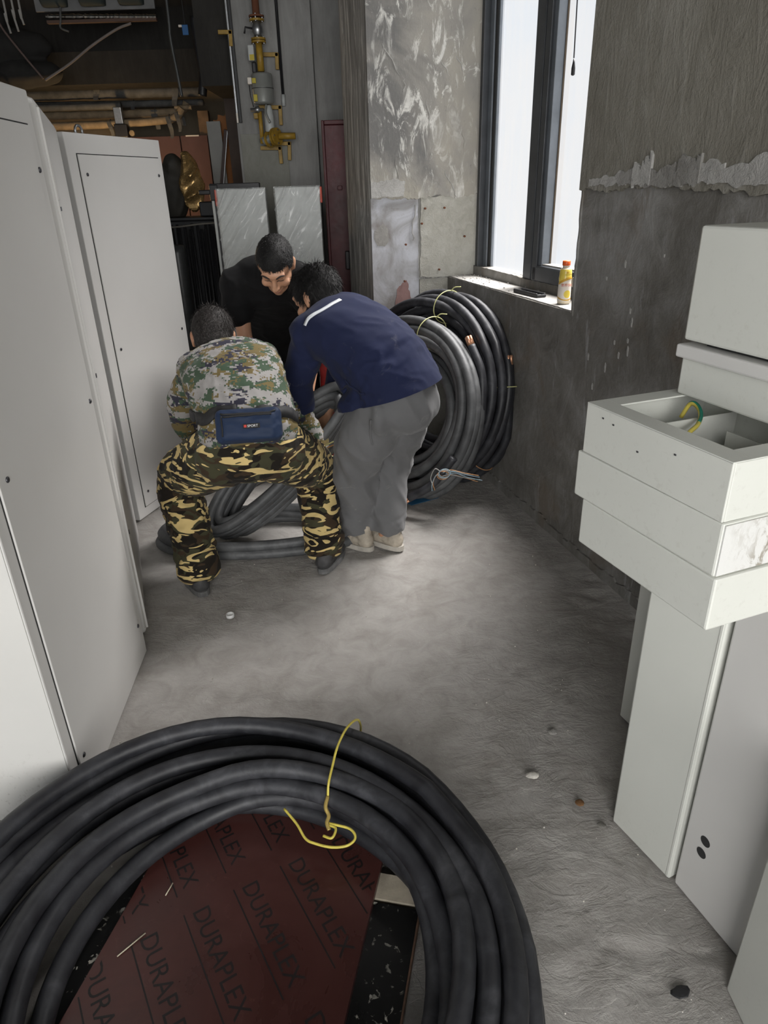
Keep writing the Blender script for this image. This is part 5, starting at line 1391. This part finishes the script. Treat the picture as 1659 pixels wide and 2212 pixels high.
# ---------------------------------------------------------------- gas line on the back wall
M['gas_yellow'] = simple('yellow_gas_paint', (.38, .23, .03), .5, 0, .3, 16, .2, 40)
M['silver_can'] = simple('grey_enamel_can', (.33, .34, .32), .35, .3, .1, 8)
gx = -.745; gy = 5.46
gs = thing('gas_line', 'yellow gas pipe with valves and grey filter can mounted on the back wall', 'gas pipe', (gx, 5.5, 1.74))
def fl(p, ax, r=.048, t=.012, mat='gas_yellow', nm='flange'):
    o = MB().lathe(p, [(r, 0), (r, t)], ax, 20).build(nm, M[mat], gs, False)
    A = unit(ax); a = unit(np.cross(A, V(.3, .5, .8))); b = np.cross(A, a)
    for k in range(4):
        q = k * math.pi / 2 + .5; MB().lathe(np.asarray(p) + (a * math.cos(q) + b * math.sin(q)) * r * .75 - A * .004, [(.006, 0), (.006, t + .010)], A, 6).build('bolt', M['zinc'], o)
    return o
fl((gx, gy, 2.57), ZZ); fl((gx, gy, 2.592), ZZ, .05, .01, 'rust')
MB().tube([(gx, gy, 2.60), (gx, gy, 4.15)], .024, 12).build('riser', M['rust'], gs, True)
MB().lathe((gx, gy, 2.485), [(.026, 0), (.028, .012), (.036, .025), (.036, .055), (.028, .068), (.026, .085)], segs=16).build('ball_valve', M['zinc'], gs, True)
MB().tube([(gx - .03, gy - .01, 2.53), (gx - .075, gy - .03, 2.535), (gx - .085, gy - .03, 2.50)], .006, 8).build('valve_lever', M['black_metal'], gs, True)
fl((gx, gy, 2.466), ZZ); fl((gx, gy, 2.450), ZZ)
MB().tube([(gx, gy, 2.45), (gx, gy, 2.29)], .023, 12).build('pipe', M['gas_yellow'], gs, True)
MB().bx(gx - .075, gx - .035, gy - .02, gy + .05, 2.35, 2.44, .005).build('controller', M['panel_grey'], gs)
MB().bx(gx - .066, gx - .036, gy - .022, gy - .019, 2.352, 2.385).build('warning_label', simple('yellow_label', (.55, .42, .02), .5), gs)
MB().bx(gx - .06, gx - .03, gy - .01, gy + .04, 2.28, 2.345, .008).build('motor', M['black_metal'], gs)
cn = MB().lathe((gx, gy, 2.095), [(.03, 0), (.066, .006), (.070, .015), (.070, .090), (.073, .093), (.073, .099), (.070, .102), (.070, .172), (.064, .182), (.03, .188)], segs=28).build('filter_can', M['silver_can'], gs, True)
MB().lathe((gx, gy, 2.187), [(.0736, 0), (.0736, .004)], segs=28).build('clamp_ring', M['black_metal'], cn)
for zz, hh in ((2.11, .04), (2.215, .03)): MB().bx(gx - .058, gx - .032, gy - .071, gy - .055, zz, zz + hh, .002).build('sticker', simple('yellow_sticker', (.52, .42, .02), .5), cn)
MB().bx(gx - .095, gx - .066, gy - .03, gy + .02, 2.215, 2.255, .004).build('sensor', M['label_white'], gs)
MB().tube([(gx - .088, gy - .01, 2.21), (gx - .085, gy - .02, 2.15), (gx - .07, gy - .03, 2.08)], .003, 6).build('sensor_lead', M['black_metal'], gs, True)
MB().lathe((gx - .095, gy - .01, 2.065), [(.012, 0), (.012, .03), (.02, .035), (.02, .06), (.01, .065), (.01, .09)], (1, 0, 0), 10).build('bleed_valve', M['zinc'], gs, True)
MB().bx(gx - .075, gx - .045, gy - .03, gy + .01, 2.01, 2.045, .004).build('regulator', M['gas_yellow'], gs)
MB().tube([(gx - .035, gy, 2.06), (gx - .035, gy, 1.86)], .014, 10).build('pipe', M['gas_yellow'], gs, True)
MB().lathe((gx + .028, gy - .01, 1.93), [(.030, 0), (.033, .01), (.033, .10), (.028, .13), (.02, .16)], segs=16).build('grey_hose_tail', M['panel_grey'], gs, True)
MB().tube(spline([(gx + .02, gy - .04, 2.09), (gx + .015, gy - .07, 2.04), (gx + .04, gy - .08, 1.98)], 16), .008, 8).build('flexible_hose', M['silver_can'], gs, True)
eln = unit(V(.85, -.5, .08))
fl(V(gx + .01, gy, 1.885), eln, .052); fl(V(gx + .055, gy - .03, 1.895), eln, .058, .014); fl(V(gx + .072, gy - .04, 1.897), eln, .056, .012)
MB().tube(spline([(gx - .03, gy, 1.87), (gx - .02, gy, 1.875), (gx + .05, gy - .025, 1.893)], 10), .03, 12).build('elbow', M['silver_can'], gs, True)
MB().tube([(gx + .09, gy - .05, 1.90), (gx + .205, gy - .05, 1.898)], .021, 12).build('pipe', M['gas_yellow'], gs, True)
def bracket(pts, parent=gs):
    P = [V(*p) for p in pts]
    mb = MB()
    for a, b in zip(P[:-1], P[1:]):
        d = unit(b - a); s = np.cross(d, V(0, 1, 0)); mb.box((a + b) / 2, d * (np.linalg.norm(b - a) / 2 + .010), s * .012, V(0, .012, 0), .002)
    return mb.build('bracket', M['gas_yellow'], parent)
bracket([(-.743, 5.56, 2.40), (-.642, 5.56, 2.398), (-.645, 5.56, 2.321)]); bracket([(-.788, 5.56, 2.09), (-.648, 5.56, 2.086), (-.650, 5.56, 1.987)])
bracket([(-.801, 5.56, 1.837), (-.672, 5.56, 1.833), (-.670, 5.56, 1.744)]); bracket([(-.66, 5.56, 1.862), (-.602, 5.56, 1.861), (-.608, 5.56, 1.764)])
o = bracket([(-1.017, 5.57, 2.536), (-.945, 5.57, 2.534), (-.948, 5.57, 2.464)], None); o.name = 'pipe_bracket'; tag(o, 'lone yellow angle bracket at the left corner of the back wall', 'bracket')
cd = thing('conduit', 'thin dark conduit running down the back wall with a grey end sleeve', 'conduit', (-.622, 5.57, 2.1))
MB().tube([(-.622, 5.575, 4.18), (-.622, 5.575, 2.16)], .010, 10).build('tube', M['black_metal'], cd, True)
MB().tube([(-.622, 5.575, 2.165), (-.623, 5.575, 2.095)], .013, 10).build('sleeve', M['panel_grey'], cd, True)
ra = thing('wall_rail', 'dark metal rail hanging along the left edge of the back wall', 'rail', (-.93, 5.57, 2.0))
MB().bx(-.945, -.928, 5.565, 5.59, 2.0, 4.18, .002).build('rail', M['black_metal'], ra); MB().bx(-.962, -.950, 5.565, 5.585, 2.0, 4.18, .002).build('rail', M['zinc'], ra)
MB().bx(-.962, -.950, 5.56, 5.565, 2.0, 2.06).build('end_cap', M['label_white'], ra)
o = MB().tube(spline([(-.455, 5.66, 1.72), (-.465, 5.65, 1.66), (-.47, 5.65, 1.58)], 10), .014, 8).build('pipe_stub', M['black_metal'], None, True, loc=(-.46, 5.66, 1.58)); tag(o, 'short dark pipe stub on the back wall above the wrapped panels', 'pipe')

# boards and rod leaning in the passage left of the back wall
def lean_board(label, x0, x1, y, z1, mat, rag_=0):
    root = thing('board', label, 'board', ((x0 + x1) / 2, y, 0))
    top = rag((x0, z1), (x1, z1 + .05), 14, .03, int(abs(x0) * 100)) if rag_ else [(x0, z1), (x1, z1)]
    MB().prism([(x1 + .03, .002), (x0 + .02, .002)] + top, V(0, y, 0), V(1, 0, 0), ZZ, V(0, 1, 0), .02).build('panel', mat, root); return root
lean_board('orange brown board leaning in the passage beside the back wall', -1.36, -1.20, 6.70, 2.12, simple('orange_board', (.30, .115, .03), .7, 0, .2, 6), 1)
lean_board('pale grey plasterboard piece in front of the orange board', -1.40, -1.285, 6.60, 2.10, simple('pale_plasterboard', (.30, .30, .285), .8, 0, .1, 6))
lean_board('dark brown door-like board between the orange board and the back wall', -1.215, -.99, 6.50, 2.35, simple('dark_brown_board', (.055, .030, .018), .6, 0, .3, 6))
o = MB().tube([(-1.40, 6.45, .01), (-1.375, 6.47, 1.60), (-1.23, 6.50, 2.04)][1:] + [], .016, 8).build('steel_rod', M['black_metal'], None, True, loc=(-1.375, 6.47, 1.6)); bpy.data.objects.remove(o)
rdd = thing('steel_channel', 'dark metal channel leaning before the pale plasterboard', 'rail', (-1.62, 6.42, 0))
MB().box((V(-1.62, 6.42, 0.01) + V(-1.225, 6.52, 2.03)) / 2, (V(-1.225, 6.52, 2.03) - V(-1.62, 6.42, .01)) / 2, V(.016, 0, -.003), V(0, .012, 0), .003).build('channel', simple('brown_black_steel', (.035, .018, .014), .4, .3), rdd)
MB().box((V(-1.605, 6.405, 0.02) + V(-1.212, 6.505, 2.02)) / 2, (V(-1.212, 6.505, 2.02) - V(-1.605, 6.405, .02)) / 2, V(.003, 0, 0), V(0, .003, 0)).build('bright_edge', M['zinc'], rdd)
# pink board partition at the end of the hall
M['pink_board'] = simple('dusty_pink_board', (.115, .058, .056), .75, 0, .15, 5, .1, 30)
pk = thing('partition_board', 'dusty pink site partition of two boards at the end of the hall', 'partition', (-1.85, 7.7, 0))
MB().bx(-2.6, -1.915, 7.70, 7.73, .002, 2.075, .003).build('board', M['pink_board'], pk); MB().bx(-1.905, -1.64, 7.70, 7.73, .002, 2.075, .003).build('board', M['pink_board'], pk)
MB().bx(-1.85, -1.72, 7.69, 7.695, 2.066, 2.078).build('edge_strip', M['label_white'], pk)
tp = thing('timber_post', 'rough timber post standing at the right end of the pink partition', 'post', (-1.66, 7.66, 0))
MB().bx(-1.72, -1.615, 7.74, 7.82, .002, 2.29, .004).build('post', simple('brown_timber', (.19, .12, .07), .8, 0, .3, 10), tp)

# ---------------------------------------------------------------- services under the ceiling of the dark hall
M['lag_grey'] = simple('grey_pipe_lagging', (.10, .10, .098), .8, 0, .3, 14, .6, 40)
M['lag_tan'] = simple('tan_pipe_lagging', (.27, .205, .13), .85, 0, .3, 14, .6, 40)
def lagged(label, pts, r, mat, straps=(), seed=1):
    P = spline(pts, 70); rs = np.random.default_rng(seed)
    R = r * (1 + .10 * (vnoise3(P * 9 + seed * 3 + 20) - .5) + .06 * (rs.random(len(P)) - .5))
    root = thing('insulated_pipe', label, 'pipe', P[0])
    MB().tube(P, R, 12).build('pipe', mat, root, True)
    for t, L, w in straps:
        p = P[int(t * (len(P) - 1))]
        MB().tube([p + V(0, (r + .004) * math.sin(a), (r + .004) * math.cos(a)) for a in np.linspace(0, 2 * math.pi, 17)[:-1]], .004, 6, True).build('clamp', M['lag_grey'], root)
        n = 7; v = []; f = []
        for k in range(n): 
            z = p[2] + r * .6 - L * k / (n - 1); yy = p[1] - r - .006 - .01 * math.sin(k * 1.1 + seed); ww = w * (1 - .35 * (k / (n - 1)) ** 2)
            xx = p[0] + .012 * math.sin(k * .7 + seed); v += [(xx - ww, yy, z), (xx + ww, yy, z), (xx + ww, yy + .003, z), (xx - ww, yy + .003, z)]
        for k in range(n - 1):
            for j in range(4): f.append((k * 4 + j, k * 4 + (j + 1) % 4, (k + 1) * 4 + (j + 1) % 4, (k + 1) * 4 + j))
        f += [(0, 1, 2, 3), tuple((n - 1) * 4 + j for j in range(4))[::-1]]
        obj('loose_strap', v, f, M['lag_grey'], root)
    return root
lagged('thickest grey lagged pipe, highest of the row under the beam', [(-3.6, 7.5, 2.43), (-2.6, 7.5, 2.437), (-1.58, 7.5, 2.430)], .052, M['lag_grey'], ((.52, .10, .03), (.88, .16, .03)), 1)
lagged('lagged pipe second from the top under the beam', [(-3.6, 7.62, 2.365), (-2.5, 7.62, 2.350), (-1.62, 7.62, 2.345)], .030, M['lag_grey'], ((.62, .08, .022),), 2)
lagged('grey lagged pipe third from the top with bright silver tape', [(-3.6, 7.45, 2.325), (-2.9, 7.45, 2.320), (-2.36, 7.45, 2.322)], .030, M['lag_grey'], ((.3, .16, .03),), 3)
lagged('tan lagged pipe bending up at its right end', [(-3.6, 7.52, 2.262), (-2.6, 7.52, 2.258), (-1.95, 7.52, 2.262), (-1.80, 7.52, 2.28), (-1.76, 7.52, 2.34)], .034, M['lag_tan'], ((.45, .16, .03), (.72, .15, .026)), 4)
lagged('lowest tan lagged pipe, sagging above the pink partition', [(-3.6, 7.40, 2.165), (-2.6, 7.40, 2.165), (-2.0, 7.40, 2.185), (-1.84, 7.40, 2.215), (-1.78, 7.40, 2.28)], .034, M['lag_tan'], ((.3, .14, .02), (.60, .18, .022), (.80, .16, .02)), 5)
lagged('short capped pipe end sticking out right of the lagged pipes', [(-1.86, 7.45, 2.29), (-1.70, 7.45, 2.29)], .02, M['lag_tan'], (), 6)
dv = thing('damper', 'black square damper with silver tape hanging below the pipes', 'damper', (-2.37, 7.36, 2.05))
MB().bx(-2.42, -2.30, 7.32, 7.40, 2.05, 2.16, .006).build('box', M['black_metal'], dv); MB().bx(-2.405, -2.33, 7.33, 7.39, 2.16, 2.30, .006).build('neck', M['zinc'], dv)
MB().lathe((-2.27, 7.36, 2.085), [(.025, -.01), (.025, .01)], (0, 1, 0), 12).build('pulley', M['lag_tan'], dv)
sp_ = thing('hanger_frame', 'pale metal hanger frame with two dark slots between the pipes', 'frame', (-2.25, 7.6, 2.45))
for x in (-2.50, -2.26, -2.02): MB().bx(x, x + .045, 7.62, 7.66, 2.44, 2.62, .003).build('hanger', M['panel_grey'], sp_)
MB().bx(-2.50, -1.975, 7.62, 7.66, 2.555, 2.60, .003).build('cross_piece', M['lag_tan'], sp_)
for x in (-2.44, -2.20): MB().bx(x, x + .16, 7.65, 7.67, 2.48, 2.555).build('slot', M['black_metal'], sp_)
# fan unit, foil duct edge and batten at the very top
M['fan_grey'] = simple('dusty_grey_casing', (.16, .16, .16), .6, 0, .2, 6)
fu = thing('fan_unit', 'grey ceiling fan unit with three dark blower drums at the top edge', 'fan unit', (-2.0, 6.2, 2.8))
MB().bx(-2.46, -1.58, 6.15, 6.17, 2.795, 2.99, .003).build('front_flange', M['fan_grey'], fu); MB().bx(-2.46, -1.58, 6.17, 6.6, 2.98, 3.0, .003).build('casing', M['fan_grey'], fu)
for x in (-2.30, -2.02, -1.74): MB().lathe((x - .085, 6.12, 2.89), [(.03, -.004), (.075, 0), (.078, .02), (.078, .15), (.075, .17), (.03, .174)], (1, 0, 0), 20).build('blower_drum', simple('dark_green_drum', (.03, .042, .042), .85) if x < -2.2 else bpy.data.materials['dark_green_drum'], fu, True)
P = np.array([(x, 6.17, 2.77 - .02 * (x + 2.39) / .8) for x in np.linspace(-2.40, -1.585, 60)]); R = .014 * (1 + .5 * (np.random.default_rng(3).random(60) - .5))
o = MB().tube(P, R, 8).build('foil_duct', simple('aluminium_foil', (.75, .75, .74), .2, 1., .1, 30), None, False, loc=(-2.0, 6.17, 2.76)); tag(o, 'crinkled silver foil duct edge under the fan unit', 'duct')
o = MB().bx(-2.40, -1.585, 6.16, 6.20, 2.725, 2.745, .002).build('timber_batten', simple('dark_timber', (.10, .06, .045), .8), None, False, loc=(-2.0, 6.18, 2.725)); tag(o, 'thin brown batten below the silver foil duct', 'timber')
def cable_thing(label, pts, r, mat, name='hanging_cable'):
    o = MB().tube(spline(pts, 40), r, 7).build(name, mat, None, True, loc=pts[0]); return tag(o, label, 'cable')
cable_thing('thin grey rod with a hooked end hanging from the fan unit', [(-2.239, 6.12, 2.95), (-2.275, 6.12, 2.75), (-2.288, 6.12, 2.69), (-2.234, 6.12, 2.665)], .007, M['lag_grey'], 'hook_rod')
cable_thing('pale cable slanting up to the right under the ceiling', [(-2.505, 6.18, 2.372), (-2.3, 6.18, 2.47), (-2.104, 6.18, 2.583), (-1.9, 6.18, 2.68), (-1.782, 6.18, 2.715)], .009, simple('grey_brown_cable', (.20, .17, .155), .7))
cable_thing('brown cable slanting down from the top left corner', [(-2.76, 6.15, 2.76), (-2.713, 6.15, 2.67), (-2.611, 6.15, 2.521), (-2.505, 6.15, 2.378)], .008, simple('brown_cable', (.13, .09, .08), .7))
cable_thing('dark twin cable hanging straight down in front of the beam', [(-1.492, 6.2, 4.15), (-1.50, 6.2, 2.85), (-1.508, 6.2, 2.627), (-1.49, 6.2, 2.38), (-1.48, 6.2, 2.24)], .012, simple('sheathed_grey_cable', (.09, .095, .095), .4, .3))
cable_thing('thick black hose hanging at the right end of the beam', [(-1.31, 6.2, 2.75), (-1.305, 6.2, 2.52), (-1.295, 6.2, 2.38), (-1.32, 6.2, 2.24)], .034, M['black_metal'], 'black_hose')
bl_ = thing('cable_tag', 'small blue tag with a white tip hanging from a wire', 'tag', (-1.378, 6.2, 2.64))
MB().bx(-1.41, -1.365, 6.19, 6.20, 2.635, 2.70, .003).build('tag', simple('blue_plastic_tag', (.02, .12, .32), .5), bl_); MB().tube([(-1.385, 6.195, 2.70), (-1.40, 6.195, 3.9)], .003, 6).build('wire', M['black_metal'], bl_)
MB().bx(-1.435, -1.41, 6.19, 6.20, 2.685, 2.70, .002).build('tip', M['label_white'], bl_)
dk = heap('cable_tray_bundle', 'black sagging bundle of ducts in the dark top left corner', 'duct', [((-2.9, 6.4, 2.62), .42, .15, .13), ((-2.72, 6.4, 2.45), .28, .14, .10), ((-3.2, 6.4, 2.8), .4, .15, .2)], M['dark'], .03, 6, 4, (-2.9, 6.4, 2.2))
for k, (x, z, L, lab) in enumerate(((-2.66, 2.78, .12, 'leftmost of three pale wire ends dangling at the top left'), (-2.60, 2.80, .13, 'middle one of three pale wire ends dangling at the top left'), (-2.55, 2.80, .09, 'rightmost of three pale wire ends dangling at the top left'))):
    cable_thing(lab, [(x, 6.1, CEIL - .005), (x, 6.1, z + .06), (x - .01, 6.1, z), (x + .005, 6.1, z - L)], .008, M['sill'], 'wire_end')
# warm work lamp in the far part of the hall, hidden by the cabinets
wl = thing('work_lamp', 'warm work lamp standing in the far part of the hall', 'lamp', (-2.45, 6.75, 0))
MB().tube([(-2.45, 6.75, .0), (-2.45, 6.75, 1.35)], .015, 8).build('stand', M['black_metal'], wl, True)
MB().lathe((-2.45, 6.75, .002), [(.14, 0), (.14, .015), (.02, .03)], segs=20).build('base', M['black_metal'], wl)
t = NT('warm_bulb'); t.col((1, .8, .5)).set(Emission_Color=(1, .62, .28, 1), Emission_Strength=6.0)
MB().ball((-2.45, 6.75, 1.42), .06, n=10).build('bulb', t.m, wl, True)
l = bpy.data.lights.new('work_lamp_light', 'POINT'); l.energy = 20; l.color = (1, .66, .32); l.shadow_soft_size = .07
lo = bpy.data.objects.new('work_lamp_light', l); COL.objects.link(lo); lo.parent = wl; lo.location = (0, .0, 1.55)

# repeats belong together
for key, g in (('electrical_cabinet', 'white cabinets along the left side'), ('steel_enclosure', 'steel boxes stacked on the right'), ('cable_coil', 'coils of thick cable'), ('insulated_pipe', 'lagged pipes under the beam'),
               ('wire_end', 'wire ends dangling at the top left'), ('film_wrapped_board', 'film-wrapped panels behind the men'), ('plywood_board', 'boards under the front coil'), ('straw', 'straws on the red board'), ('person', 'men handling the cable')):
    for o in bpy.data.objects:
        if o.parent is None and o.name.split('.')[0] == key: o['group'] = g
